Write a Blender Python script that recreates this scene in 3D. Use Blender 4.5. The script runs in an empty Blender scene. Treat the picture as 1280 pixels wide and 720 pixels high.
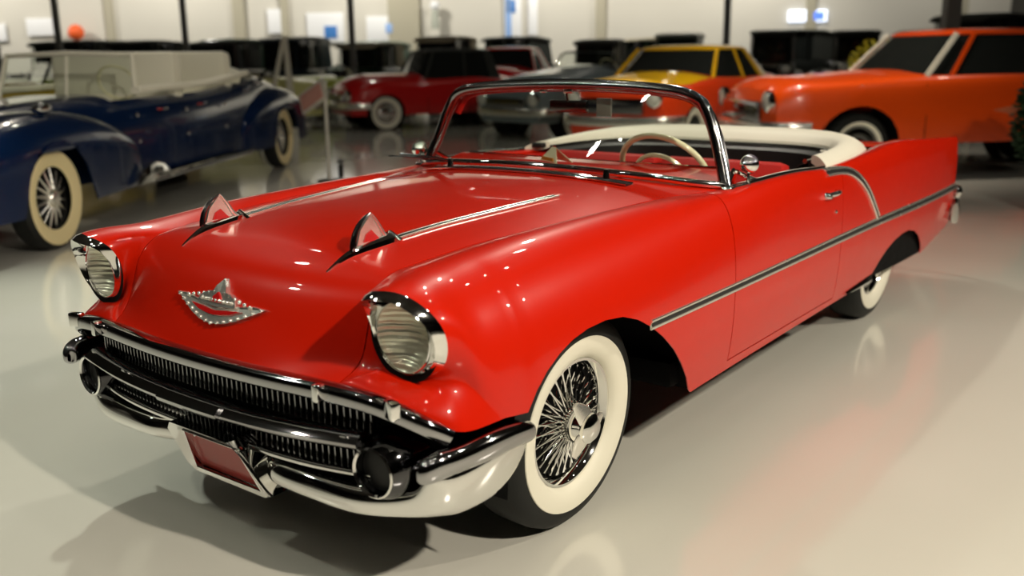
import bpy, bmesh, math, random
import numpy as np
from mathutils import Vector, Matrix
random.seed(7)
PI = math.pi
COL = bpy.context.scene.collection

# ------------------------------------------------------------------ helpers
def V(*a): return Vector(a)

def nspline(xs, ys):
    """natural cubic spline through (xs, ys); ys may be vectors"""
    xs = np.array(xs, float); ys = np.array(ys, float)
    n = len(xs)
    if n == 2:
        return lambda t: ys[0] + (ys[1]-ys[0]) * ((t-xs[0])/(xs[1]-xs[0]))
    h = np.diff(xs)
    A = np.zeros((n, n)); b = np.zeros((n,) + ys.shape[1:])
    A[0, 0] = A[-1, -1] = 1
    for i in range(1, n-1):
        A[i, i-1] = h[i-1]; A[i, i] = 2*(h[i-1]+h[i]); A[i, i+1] = h[i]
        b[i] = 6*((ys[i+1]-ys[i])/h[i] - (ys[i]-ys[i-1])/h[i-1])
    m = np.linalg.solve(A, b)
    def f(t):
        t = min(max(t, xs[0]), xs[-1])
        i = min(max(int(np.searchsorted(xs, t)) - 1, 0), n-2)
        a = xs[i+1]-t; c = t-xs[i]
        return (m[i]*a**3 + m[i+1]*c**3)/(6*h[i]) + (ys[i]/h[i]-m[i]*h[i]/6)*a + (ys[i+1]/h[i]-m[i+1]*h[i]/6)*c
    return f

def pspline(pts, closed=False):
    """curve through 3D points by arc length, parameter 0..1"""
    P = [np.array(p, float) for p in pts]
    if closed:
        k = len(P); P = P[-3:] + P + P[:4]
    d = [0.0]
    for a, b in zip(P[:-1], P[1:]): d.append(d[-1] + max(1e-6, np.linalg.norm(b-a))**.5 if False else d[-1] + max(1e-6, np.linalg.norm(b-a)))
    f = nspline(d, P)
    if closed:
        s0, s1 = d[3], d[3+k]
        return lambda t: f(s0 + (s1-s0)*t)
    return lambda t: f(d[-1]*t)

def sample(pts, n, closed=False):
    f = pspline(pts, closed)
    return [f(i/(n if closed else n-1)) for i in range(n)]

def lin(xs, ys):
    return lambda t: float(np.interp(t, xs, ys))

class MB:
    def __init__(s): s.v = []; s.f = []; s.m = []; s.cur = 0
    def add(s, vs, fs):
        o = len(s.v); s.v += [tuple(map(float, p)) for p in vs]
        for f in fs: s.f.append(tuple(i+o for i in f)); s.m.append(s.cur)
        return s
    def grid(s, G, cu=False, cv=False, flip=False):
        n, m = len(G), len(G[0]); vs = [p for r in G for p in r]; fs = []
        for i in range(n if cu else n-1):
            for j in range(m if cv else m-1):
                a = i*m+j; b = ((i+1) % n)*m+j; c = ((i+1) % n)*m+(j+1) % m; d = i*m+(j+1) % m
                fs.append((a, d, c, b) if flip else (a, b, c, d))
        return s.add(vs, fs)
    def cap(s, ring, flip=False):
        n = len(ring); c = np.mean(np.array(ring, float), axis=0)
        return s.add(list(ring)+[c], [((i+1) % n, i, n) if flip else (i, (i+1) % n, n) for i in range(n)])
    def box(s, c, d, R=None, b=0.0):
        """box centre c, full size d, bevel b"""
        hx, hy, hz = [q/2 for q in d]
        b = min(b, hx*.95, hy*.95, hz*.95)
        bm = bmesh.new(); bmesh.ops.create_cube(bm, size=1)
        for v in bm.verts: v.co = V(v.co.x*d[0], v.co.y*d[1], v.co.z*d[2])
        if b > 0: bmesh.ops.bevel(bm, geom=bm.edges[:], offset=b, segments=2, affect='EDGES', profile=.6)
        M_ = (R.to_3x3() if R else Matrix.Identity(3))
        bm.verts.ensure_lookup_table()
        s.add([M_ @ v.co + V(*c) for v in bm.verts], [[v.index for v in f.verts] for f in bm.faces]); bm.free()
        return s
    def tube(s, pts, r, n=8, closed=False, caps=True, flat=1.0):
        P = [V(*p) for p in pts]; N = len(P); G = []
        rr = r if hasattr(r, '__len__') else [r]*N
        up = None
        for i in range(N):
            if closed: t = P[(i+1) % N]-P[i-1]
            else: t = P[min(i+1, N-1)]-P[max(i-1, 0)]
            t.normalize()
            if up is None:
                up = V(0, 0, 1) if abs(t.z) < .9 else V(1, 0, 0)
            a = (up - t*up.dot(t)).normalized(); up = a; b = t.cross(a)
            G.append([P[i] + a*math.cos(2*PI*k/n)*rr[i]*flat + b*math.sin(2*PI*k/n)*rr[i] for k in range(n)])
        s.grid(G, cu=closed, cv=True)
        if caps and not closed: s.cap(G[0]); s.cap(G[-1], True)
        return s
    def sweep(s, pts, prof, upv=(0, 0, 1), closed=False, caps=True, scale=None):
        """prof: closed list of (side, up); side = t x up"""
        P = [V(*p) for p in pts]; N = len(P); G = []
        for i in range(N):
            if closed: t = P[(i+1) % N]-P[i-1]
            else: t = P[min(i+1, N-1)]-P[max(i-1, 0)]
            t.normalize(); u = V(*(upv[i] if hasattr(upv[0], '__len__') else upv)); u = (u-t*u.dot(t)).normalized(); sd = t.cross(u)
            k = scale[i] if scale else 1
            G.append([P[i] + sd*a*k + u*b*k for a, b in prof])
        s.grid(G, cu=closed, cv=True)
        if caps and not closed: s.cap(G[0]); s.cap(G[-1], True)
        return s
    def lathe(s, prof, c, axis=(1, 0, 0), n=48, a0=0, a1=2*PI):
        """prof: list (radius, along axis)"""
        ax = V(*axis).normalized(); u = V(0, 0, 1) if abs(ax.z) < .9 else V(0, 1, 0)
        u = (u-ax*u.dot(ax)).normalized(); w = ax.cross(u); G = []
        full = abs(a1-a0-2*PI) < 1e-6
        for k in range(n if full else n+1):
            a = a0+(a1-a0)*k/n; d = u*math.cos(a)+w*math.sin(a)
            G.append([V(*c)+d*r+ax*h for r, h in prof])
        return s.grid(G, cu=full)
    def sphere(s, c, r, n=16, sc=(1, 1, 1)):
        G = []
        for i in range(n+1):
            th = PI*i/n
            G.append([(c[0]+r*sc[0]*math.sin(th)*math.cos(2*PI*j/(2*n)), c[1]+r*sc[1]*math.sin(th)*math.sin(2*PI*j/(2*n)), c[2]+r*sc[2]*math.cos(th)) for j in range(2*n)])
        return s.grid(G, cv=True)
    def prism(s, poly, h, M_):
        """poly in local xy extruded h along z, matrix M_"""
        n = len(poly)
        vs = [M_ @ V(x, y, 0) for x, y in poly]+[M_ @ V(x, y, h) for x, y in poly]
        return s.add(vs, [tuple(range(n))[::-1], tuple(range(n, 2*n))]+[(i, (i+1) % n, (i+1) % n+n, i+n) for i in range(n)])
    def mirror(s):
        """adds the x -> -x copy"""
        n = len(s.v); s.v += [(-x, y, z) for x, y, z in s.v]
        k = len(s.f)
        for i in range(k): s.f.append(tuple(q+n for q in s.f[i][::-1])); s.m.append(s.m[i])
        return s
    def flipped(s):
        t = MB(); t.v = [(-x, y, z) for x, y, z in s.v]; t.f = [f[::-1] for f in s.f]; t.m = list(s.m); return t
    def xf(s, M_):
        s.v = [tuple(M_ @ V(*p)) for p in s.v]; return s
    def join(s, o):
        n = len(s.v); s.v += o.v; s.f += [tuple(i+n for i in f) for f in o.f]; s.m += [q+0 for q in o.m]; return s
    def build(s, name, mat, parent=None, off=(0, 0, 0), smooth=True, angle=38, merge=1e-4, solid=0, solid_off=-1, recalc=False, sub=0, mods=None):
        me = bpy.data.meshes.new(name)
        me.from_pydata([(x-off[0], y-off[1], z-off[2]) for x, y, z in s.v], [], s.f)
        mats = mat if isinstance(mat, (list, tuple)) else [mat]
        for q in mats: me.materials.append(q)
        if len(mats) > 1: me.polygons.foreach_set('material_index', s.m)
        bm = bmesh.new(); bm.from_mesh(me)
        if merge: bmesh.ops.remove_doubles(bm, verts=bm.verts[:], dist=merge)
        if recalc: bmesh.ops.recalc_face_normals(bm, faces=bm.faces[:])
        bm.to_mesh(me); bm.free(); me.update()
        if smooth:
            me.shade_smooth()
            me.set_sharp_from_angle(angle=math.radians(angle))
        o = bpy.data.objects.new(name, me); COL.objects.link(o)
        if parent: o.parent = parent
        if solid:
            md = o.modifiers.new('thickness', 'SOLIDIFY'); md.thickness = solid; md.offset = solid_off; md.use_even_offset = False; es = o.modifiers.new('crisp_edges', 'EDGE_SPLIT'); es.split_angle = math.radians(50)
        return o

def empty(name, loc, label=None, cat=None, group=None, rz=0):
    o = bpy.data.objects.new(name, None); COL.objects.link(o); o.location = loc; o.rotation_euler = (0, 0, rz); o.empty_display_size = .2
    tag(o, label, cat, group); return o
def tag(o, label=None, cat=None, group=None, kind=None):
    if label: o['label'] = label
    if cat: o['category'] = cat
    if group: o['group'] = group
    if kind: o['kind'] = kind
    return o

def mat(name, col, rough=.5, metal=0, coat=0, spec=.5, emit=None, estr=0, trans=0, ior=1.45, coat_rough=.03, build=None):
    m = bpy.data.materials.new(name); m.use_nodes = True; b = m.node_tree.nodes['Principled BSDF']
    b.inputs['Base Color'].default_value = (*col, 1); b.inputs['Roughness'].default_value = rough; b.inputs['Metallic'].default_value = metal
    b.inputs['Coat Weight'].default_value = coat; b.inputs['Coat Roughness'].default_value = coat_rough; b.inputs['Specular IOR Level'].default_value = spec
    b.inputs['Transmission Weight'].default_value = trans; b.inputs['IOR'].default_value = ior
    if emit: b.inputs['Emission Color'].default_value = (*emit, 1); b.inputs['Emission Strength'].default_value = estr
    nt = m.node_tree
    # every material is procedural: a faint noise breaks up roughness
    tc = nt.nodes.new('ShaderNodeTexCoord'); nz = nt.nodes.new('ShaderNodeTexNoise'); nz.inputs['Scale'].default_value = 12
    nt.links.new(tc.outputs['Object'], nz.inputs['Vector'])
    mr = nt.nodes.new('ShaderNodeMapRange'); mr.inputs['To Min'].default_value = rough*.9; mr.inputs['To Max'].default_value = min(1, rough*1.1+.005)
    nt.links.new(nz.outputs['Fac'], mr.inputs['Value']); nt.links.new(mr.outputs['Result'], b.inputs['Roughness'])
    if build: build(nt, b, tc)
    return m

# ------------------------------------------------------------------ materials
RED = mat('red_lacquer', (.58, .011, .001), .34, 0, .85, .12, coat_rough=.022)
RED.node_tree.nodes['Principled BSDF'].inputs['Coat IOR'].default_value = 1.33
CHROME = mat('chrome', (.84, .84, .82), .055, 1)
CHROME_D = mat('dark_chrome', (.32, .32, .33), .12, 1)
CHROME_G = mat('dark_reflection_chrome', (.42, .42, .43), .07, 1)  # chrome with dark reflections of the hall put into its colour
CHROME_K = mat('black_reflection_chrome', (.10, .10, .105), .07, 1)  # chrome coloured near black to stand in for the dark it reflects
CHROME_S = mat('satin_chrome', (.90, .88, .82), .26, .92)
BLACK = mat('black_rubber', (.008, .008, .008), .45)
BLACKM = mat('matte_black', (.004, .004, .004), .85, spec=.15)
TYRE = mat('tyre_rubber', (.011, .012, .011), .62, spec=.3)
WWALL = mat('whitewall_rubber', (.80, .77, .64), .5)
IVORY = mat('ivory_plastic', (.90, .87, .58), .25, coat=.6)
BOOTM = mat('cream_vinyl', (.80, .76, .64), .55)
REDVINYL = mat('red_vinyl', (.50, .010, .006), .42)
PLATE = mat('red_plate', (.34, .012, .006), .35, coat=.3)
LENS_RED = mat('red_lens', (.5, .01, .01), .08, coat=1)
def glass_mat(name, col=(1, 1, 1), ior=1.45, rough=0.0, mixfac=None):
    m = bpy.data.materials.new(name); m.use_nodes = True; nt = m.node_tree; nt.nodes.clear()
    out = nt.nodes.new('ShaderNodeOutputMaterial'); tr = nt.nodes.new('ShaderNodeBsdfTransparent'); gl = nt.nodes.new('ShaderNodeBsdfGlossy')
    tr.inputs[0].default_value = (*col, 1); gl.inputs['Roughness'].default_value = rough
    lw = nt.nodes.new('ShaderNodeLayerWeight'); lw.inputs['Blend'].default_value = .5
    pw = nt.nodes.new('ShaderNodeMath'); pw.operation = 'POWER'; pw.inputs[1].default_value = 5; nt.links.new(lw.outputs['Facing'], pw.inputs[0])
    fr = nt.nodes.new('ShaderNodeMapRange'); fr.inputs['To Min'].default_value = .045; fr.inputs['To Max'].default_value = 1; nt.links.new(pw.outputs[0], fr.inputs['Value']); mx = nt.nodes.new('ShaderNodeMixShader')
    nt.links.new(fr.outputs[0], mx.inputs[0]); nt.links.new(tr.outputs[0], mx.inputs[1]); nt.links.new(gl.outputs[0], mx.inputs[2]); nt.links.new(mx.outputs[0], out.inputs[0])
    return m
GLASS = glass_mat('window_glass', (.86, .90, .86), 1.45)
LAMPGLASS = glass_mat('lamp_glass', (.95, .95, .90), 1.5)
def refl_build(nt, b, tc):
    w = nt.nodes.new('ShaderNodeTexWave'); w.wave_type = 'BANDS'; w.bands_direction = 'Z'; w.inputs['Scale'].default_value = 18; w.inputs['Distortion'].default_value = 1.5
    nt.links.new(tc.outputs['Object'], w.inputs['Vector']); bp = nt.nodes.new('ShaderNodeBump'); bp.inputs['Strength'].default_value = .35; bp.inputs['Distance'].default_value = .01
    nt.links.new(w.outputs['Fac'], bp.inputs['Height']); nt.links.new(bp.outputs[0], b.inputs['Normal'])
REFLECTOR = mat('lamp_reflector', (.86, .85, .76), .30, .75, build=refl_build)

# ------------------------------------------------------------------ camera
CAM = np.array([2.4431289, -2.46088977, 1.54412442]); YAW, PIT, ROL, FPX = -0.65353113, 0.23998066, -0.0132897, 1209.7114
_F = np.array([math.sin(YAW)*math.cos(PIT), math.cos(YAW)*math.cos(PIT), -math.sin(PIT)])
_R = np.array([math.cos(YAW), -math.sin(YAW), 0]); _U = np.cross(_R, _F)
_R2 = _R*math.cos(ROL)+_U*math.sin(ROL); _U2 = -_R*math.sin(ROL)+_U*math.cos(ROL)
cd = bpy.data.cameras.new('camera'); cam = bpy.data.objects.new('camera', cd); COL.objects.link(cam)
cd.sensor_width = 36; cd.lens = FPX/1280*36; cd.clip_start = .05; cd.clip_end = 200
cam.matrix_world = Matrix(((_R2[0], _U2[0], -_F[0], CAM[0]), (_R2[1], _U2[1], -_F[1], CAM[1]), (_R2[2], _U2[2], -_F[2], CAM[2]), (0, 0, 0, 1)))
cd.dof.use_dof = True; cd.dof.focus_distance = 3.3; cd.dof.aperture_fstop = 34.02/1000/.021
bpy.context.scene.camera = cam

# the hall's own axes: 'side' runs along the back wall, 'deep' goes away from it
SIDE = V(_R[0], _R[1], 0); DEEP = V(math.sin(YAW), math.cos(YAW), 0)
def hall(s, d, z=0): return V(CAM[0], CAM[1], 0)+SIDE*s+DEEP*d+V(0, 0, z)
HALL_ROT = math.atan2(SIDE.y, SIDE.x)

# ================================================================== THE RED CONVERTIBLE
car = empty('convertible_car', (0, 0, 0), 'red fifties convertible with chrome bumper, whitewall tires and folded cream top', 'car')

# feature lines of the body (y back from the front axle)
crest_x = nspline([-.9, -.5, -.1, .25, .60, .90, 1.15, 1.5, 2.2, 3.0, 4.5], [.665, .668, .683, .703, .745, .800, .843, .866, .88, .878, .865])
crest_z = nspline([-.9, -.5, -.2, .1, .4, .7, .95, 1.3, 1.75, 1.95, 2.15, 2.5, 2.75, 3.0, 3.5, 4.5], [.955, .970, .992, 1.002, 1.007, 1.006, 1.004, 1.012, 1.008, .998, 1.002, 1.012, 1.022, 1.035, 1.015, .955])
wide_x = nspline([-.9, -.5, -.2, .2, .7, 1.5, 2.5, 3.5, 4.1, 4.5], [.885, .912, .925, .932, .932, .93, .93, .925, .905, .885])
sill_x = nspline([-.9, .0, .9, 2.5, 3.6, 4.5], [.88, .905, .905, .90, .895, .85])
expo_ = nspline([-.9, -.2, .5, 1.2, 2.0, 3.2, 4.5], [2.10, 2.10, 2.25, 2.6, 2.85, 2.95, 3.0])
expo = lambda y: float(expo_(y))
ZS = .62
def side_pt(y, t=None, z=None):
    """t 0..1 goes from the crest down to ZS; below it use z"""
    xc, zc, xm, xs, n = float(crest_x(y)), float(crest_z(y)), float(wide_x(y)), float(sill_x(y)), expo(y)
    if z is not None:
        if z >= ZS:
            c = min(1, (z-ZS)/(zc-ZS)); x = xc+(xm-xc)*(max(0, 1-c**n))**(1/n)
        else:
            x = xm-(xm-xs)*((ZS-z)/.30)**2
        return np.array([x, y, z])
    a = t*PI/2
    return np.array([xc+(xm-xc)*abs(math.sin(a))**(2/n), y, ZS+(zc-ZS)*abs(math.cos(a))**(2/n)])
def side_row(y, zb, nt=22, nb=8, ztop=None):
    pts = []
    if zb > ZS:
        zc = float(crest_z(y)); n = expo(y); c = ((zb-ZS)/(zc-ZS))**(n/2); ta = math.acos(min(1, c))/(PI/2)
        for i in range(nt+nb+1): pts.append(side_pt(y, t=ta*i/(nt+nb)))
    else:
        # same count; split by arc share
        for i in range(nt+nb+1):
            k = i/(nt+nb); k0 = .47/(.47+(ZS-zb))
            if k <= k0: pts.append(side_pt(y, t=k/k0))
            else: pts.append(side_pt(y, z=ZS+(zb-ZS)*(k-k0)/(1-k0)))
    return pts

arch_f = [(-.52, .572), (-.40, .555), (-.385, .575), (-.36, .61), (-.31, .655), (-.247, .690), (-.18, .714), (-.10, .729), (0, .733), (.10, .722), (.19, .692), (.28, .645), (.36, .592), (.44, .528), (.51, .456), (.57, .385), (.605, .325), (.625, .31), (.70, .312), (.95, .314)]
arch_r = [(2.1, .322), (2.60, .325), (2.66, .33), (2.72, .375), (2.80, .425), (2.90, .468), (3.02, .498), (3.15, .514), (3.28, .515), (3.42, .49), (3.55, .44), (3.64, .385), (3.70, .335), (3.715, .30), (3.75, .298), (3.9, .318), (4.2, .35), (4.45, .375)]
zbf = lin(*zip(*arch_f)); zbr = lin(*zip(*arch_r))
Y_DF, Y_DR = .925, 2.115; GAP = .0028
def refine(ys, step=.05):
    out = [ys[0]]
    for a, b in zip(ys[:-1], ys[1:]):
        n = max(1, int(math.ceil((b-a)/step)))
        out += [a+(b-a)*k/n for k in range(1, n+1)]
    return out
FY0 = -.50
ysf = refine([FY0]+[y for y, z in arch_f if y > FY0+.01 and y < .9]+[Y_DF-GAP], .04)

# ---- seam between bonnet and wing, and the bonnet profile
seamE = [(.545, -.775, .668), (.566, -.712, .710), (.570, -.682, .765), (.568, -.662, .825), (.564, -.634, .885), (.556, -.575, .934), (.565, -.45, .955), (.59, -.2, .974), (.62, 0, .981), (.645, .3, .990), (.675, .55, .996), (.70, .76, 1.002)]
centC = [(0, -.812, .670), (0, -.783, .722), (0, -.745, .790), (0, -.708, .858), (0, -.652, .918), (0, -.560, .960), (0, -.45, .987), (0, -.2, 1.013), (0, 0, 1.026), (0, .3, 1.043), (0, .55, 1.051), (0, .735, 1.049)]
fE, fC = pspline(seamE), pspline(centC)
# match the two curves station by station rather than by length
def stations(pts, sub=7):
    f = nspline(range(len(pts)), pts); out = []
    n = (len(pts)-1)*sub
    return [f(i/sub) for i in range(n+1)]
SE, SC = stations(seamE), stations(centC)
NS = 20
def hood_pt(i, s):
    a, b = SC[i], SE[i]; k = abs(s)**2.3
    p = a+(b-a)*k; p[0] = b[0]*s
    return p
G = []
for i in range(len(SE)):
    G.append([hood_pt(i, (j/NS)*(1-.004)) for j in range(-NS, NS+1)])
hood = MB().grid(G, flip=True).build('hood', RED, car, solid=.012, solid_off=-1)

for s in (1, -1):
    MB().tube([(s*(p[0]+.001), p[1]+.007, p[2]-.009) for p in SE[::3]], .006, 6).build('hood_gap_shade', BLACKM, car)  # black tube standing in for the shade inside the bonnet gap
def hood_z(x, y):
    """height of the bonnet at x, y"""
    best = None
    for i in range(len(SE)-1):
        a = hood_pt(i, x/SE[i][0]); b = hood_pt(i+1, x/SE[i+1][0])
        if a[1] <= y <= b[1] and b[1]-a[1] > 1e-6 and a[2] > .85:
            t = (y-a[1])/(b[1]-a[1]); return a[2]+(b[2]-a[2])*t
    return 1.0

# ---- bezel rim (front edge, and where it meets the red)
rimF = [(.700, -.800, .930), (.765, -.785, .922), (.825, -.757, .892), (.862, -.728, .845), (.866, -.712, .79), (.838, -.702, .742), (.775, -.700, .712), (.705, -.706, .728), (.660, -.722, .785), (.640, -.748, .850), (.652, -.785, .905)]
rimB = [(.700, -.752, .945), (.772, -.728, .938), (.842, -.700, .905), (.883, -.672, .850), (.886, -.662, .79), (.855, -.662, .732), (.775, -.668, .700), (.695, -.672, .714), (.645, -.688, .780), (.624, -.700, .850), (.636, -.735, .915)]
NR = 66
rimF = [(.690, -.790, .934), (.752, -.775, .936), (.812, -.748, .908), (.848, -.722, .862), (.853, -.704, .805), (.828, -.694, .752), (.770, -.688, .718), (.705, -.692, .716), (.640, -.699, .772), (.626, -.712, .845), (.638, -.750, .908)]
rimB = [(.690, -.752, .948), (.758, -.740, .950), (.822, -.716, .919), (.861, -.692, .867), (.866, -.676, .803), (.839, -.670, .744), (.772, -.668, .706), (.698, -.671, .704), (.628, -.678, .768), (.612, -.688, .846), (.624, -.722, .917)]
RF = sample(rimF, NR, True); RB = sample(rimB, NR, True)

# ---- front wing (left), one skin: side net + nose pod + inner strip
def fender_left():
    mb = MB()
    rows = [side_row(y, zbf(y)) for y in ysf]
    mb.grid(rows)
    row0 = rows[0]; K = len(row0)  # section at FY0 from crest to bottom
    # inner strip seam -> crest
    yl = [p for p in SE if p[1] > FY0+.02 and p[1] < .76]
    seam_at = lambda y: np.array([float(np.interp(y, [q[1] for q in SE[28:]], [q[0] for q in SE[28:]]))+.002, y, float(np.interp(y, [q[1] for q in SE[28:]], [q[2] for q in SE[28:]]))])
    def strip(y):
        if y <= .76: e = seam_at(y)
        else: e = np.array([.70+(y-.76)*.35, y, 1.002])
        c = np.array([float(crest_x(y)), y, float(crest_z(y))]); r = []
        for j in range(9):
            s = j/8; r.append(np.array([e[0]+(c[0]-e[0])*s, y, e[2]+(c[2]-e[2])*math.sin(s*PI/2)]))
        return r
    ysn = [y for y in ysf]
    SR = [strip(y) for y in ysn]
    mb.grid(SR)
    # pod: outer loop, in order of rim angle
    crest0 = row0[0]
    seam0 = SR[0][0]
    bot0 = row0[-1]
    loop = list(row0)                     # crest -> bottom of the section (outer side)
    tang = [a-b for a, b in zip(side_row(FY0-.0, zbf(FY0)), side_row(FY0+.06, zbf(FY0)))]; tang = [t/np.linalg.norm(t) for t in tang]
    # bottom edge from the side to the seam foot
    be = sample([bot0, (.912, -.60, .575), (.895, -.675, .583), (.862, -.712, .603), (.812, -.742, .632), (.74, -.762, .652), (.64, -.772, .664), (.547, -.775, .668)], 26)[1:]
    for k, p in enumerate(be):
        w = (k+1)/len(be); loop.append(p); tang.append(np.array([.25*(1-w), -.15, 1.0]))
    # seam upward
    se = [q+np.array([.0022, 0, 0]) for q in SE if q[1] < FY0-.005][1:]
    for k, p in enumerate(se):
        loop.append(p)
        if k < len(se)*.62: tang.append(np.array([.9, -.15, .0]))
        else:
            w = (k-len(se)*.62)/(len(se)*.38); tang.append(np.array([.9*(1-w)+.1*w, -.15-.85*w, .10*(1-w)]))
    loop.append(seam0); tang.append(np.array([.05, -1, 0]))
    for p in SR[0][1:-1]: loop.append(p); tang.append(np.array([0, -1., 0]))
    # correspondence to rim parameter (index into RB ring, fraction)
    n = len(loop); iB = K-1; iS = iB+len(be); iU = iS+len(se)+1
    key_i = [0, int(K*.30), int(K*.62), iB, iB+int(len(be)*.55), iS, iS+int(len(se)*.35), iS+int(len(se)*.75), iU, n]
    key_r = [0, 1.2/11, 2.6/11, 4.6/11, 5.6/11, 7.1/11, 8.0/11, 9.1/11, 10.2/11, 1.0]
    fr = pspline(rimB, True)
    cen = np.mean(np.array(RB), axis=0)
    G = []
    for i in range(n):
        u = float(np.interp(i, key_i, key_r)); p0 = np.array(fr(u)); p3 = np.array(loop[i])
        # leaving the rim: backwards and outwards
        o = p0-cen; o[1] = 0; o = o/np.linalg.norm(o)
        L = np.linalg.norm(p3-p0)
        back = np.array([0, 1., 0])
        t0 = back*.9+o*.25; t0 = t0/np.linalg.norm(t0)
        t3 = np.array(tang[i], float); t3 = t3/np.linalg.norm(t3)
        a = min(.42*L, .14)
        p1 = p0+t0*a*(.95 if i < K else .55); p2 = p3+t3*min(.42*L, .16)
        r = []
        for j in range(15):
            s = j/14
            r.append((1-s)**3*p0+3*(1-s)**2*s*p1+3*(1-s)*s*s*p2+s**3*p3)
        G.append(r)
    # relax tangentially around the loop, interior only
    A = np.array(G)
    W = np.ones(15); W[11:] = [.8, .5, .2, 0]; W[:2] = [0, .5]; W = W[None, :, None]
    for it in range(14):
        B = A.copy()
        B[:, 1:-1] = .5*A[:, 1:-1]+.125*(np.roll(A, 1, 0)[:, 1:-1]+np.roll(A, -1, 0)[:, 1:-1]+A[:, 2:]+A[:, :-2])
        A = A*(1-W)+B*W
    mb.grid([list(r) for r in A], cu=True)
    # weld, then even out the joint between the side and the nose
    bm = bmesh.new(); vs = [bm.verts.new(p) for p in mb.v]
    for f in mb.f:
        try: bm.faces.new([vs[i] for i in f])
        except ValueError: pass
    bmesh.ops.remove_doubles(bm, verts=bm.verts[:], dist=6e-4)
    for it in range(22):
        sel = [v for v in bm.verts if -.66 < v.co.y < -.34 and not v.is_boundary and v.co.x > .66]
        bmesh.ops.smooth_vert(bm, verts=sel, factor=.5, use_axis_x=True, use_axis_y=False, use_axis_z=False)
    bm.verts.index_update(); out = MB(); out.v = [tuple(v.co) for v in bm.verts]; out.f = [tuple(v.index for v in f.verts) for f in bm.faces]; out.m = [0]*len(out.f); bm.free()
    return out
fl = fender_left()
fl.build('front_fender', RED, car, merge=6e-4, recalc=True, solid=.005, solid_off=-1, angle=50)
fl.flipped().build('front_fender', RED, car, merge=6e-4, recalc=True, solid=.005, solid_off=-1, angle=50)

# ---- doors and rear quarters
def side_panel(y0, y1, zb, inner=.055, drop=.20, zcut=None):
    ys = refine([y0]+[y for y in [q[0] for q in arch_r] if y0+.01 < y < y1-.01]+[y1], .05)
    rows = []
    for y in ys:
        r = side_row(y, zb(y))
        c = r[0]; top = [np.array([c[0]-inner, y, c[2]-drop]), np.array([c[0]-inner, y, c[2]-.012]), np.array([c[0]-inner+.012, y, c[2]-.001]), np.array([c[0]-.012, y, c[2]+.001])]
        rows.append(top+r)
    return MB().grid(rows)
zdoor = lambda y: .357
d = side_panel(Y_DF+GAP, Y_DR-GAP, zdoor)
def hem(mb, d=.02):
    return mb
for q in (d, d.flipped()): q.build('door', RED, car, recalc=True, solid=.004, solid_off=-1, angle=40)
# sill below the door
def sill():
    rows = []
    for y in refine([Y_DF-.02, Y_DR+.02], .08):
        zt, zb = .3515, lin([.9, 2.2], [.314, .322])(y)
        rows.append([side_pt(y, z=zt)-np.array([.05, 0, 0]), side_pt(y, z=zt)]+[side_pt(y, z=zt+(zb-zt)*k/4) for k in range(1, 5)]+[side_pt(y, z=zb)-np.array([.08, 0, 0])])
    return MB().grid(rows)
s_ = sill()
for q in (s_, s_.flipped()): q.build('rocker_panel', RED, car, recalc=True)
q_ = side_panel(Y_DR+GAP, 4.45, zbr, inner=.06)
# close the tail of the quarter
for q in (q_, q_.flipped()): q.build('quarter_panel', RED, car, recalc=True, solid=.004, solid_off=-1, angle=40)

for s in (1, -1):
    MB().grid([[(s*x, y, z) for z in np.linspace(zl, .60, 5)] for x, y, zl in ((.882, 2.58, .337), (.882, 2.9, .325), (.882, 3.3, .312), (.876, 3.78, .300))]).build('fender_skirt', BLACKM, car, recalc=True, solid=.006)
    for yg in (Y_DF, Y_DR):
        G = [[(s*(p[0]-.016), yy, p[2]) for p in [side_pt(yy, t=t) for t in np.linspace(.12, 1, 16)]+[side_pt(yy, z=z) for z in np.linspace(.61, .33, 8)]] for yy in (yg-.02, yg+.02)]
        MB().grid(G).build('door_gap_shade', BLACKM, car, recalc=True)  # black backing strip that gives the door gap its shade
# ---- cowl between bonnet and windshield
G = []
for k in range(9):
    s = k/8; row = []
    for j in range(-20, 21):
        u = j/20; x = .70*u+(.10*u*s); k2 = abs(u)**2.3
        y0 = .741+(.766-.741)*k2; y1 = .90+.16*abs(u)**2.6
        z0 = 1.049+(1.002-1.049)*k2; z1 = 1.052+(1.004-1.052)*abs(u)**2.4
        row.append((x, y0+(y1-y0)*s, z0+(z1-z0)*s))
    G.append(row)
MB().grid(G, flip=True).build('cowl', RED, car, solid=.01, solid_off=-1)
# cowl air intake: black slatted strip with chrome edge
mb = MB()
pa = [(x, .800+.012*(x/.5)**2, 1.0545-.020*(abs(x)/.5)**2.3) for x in np.linspace(-.52, .52, 25)]
mb.sweep(pa, [(-.026, -.004), (.026, -.004), (.026, .003), (-.026, .003)])
mb.build('cowl_vent', BLACK, car)
for s in (-1, 1):
    mb = MB(); mb.tube([(p[0], p[1]+.030*s, p[2]+.001) for p in pa], .0045, 6); mb.build('vent_trim', CHROME, car)

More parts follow.
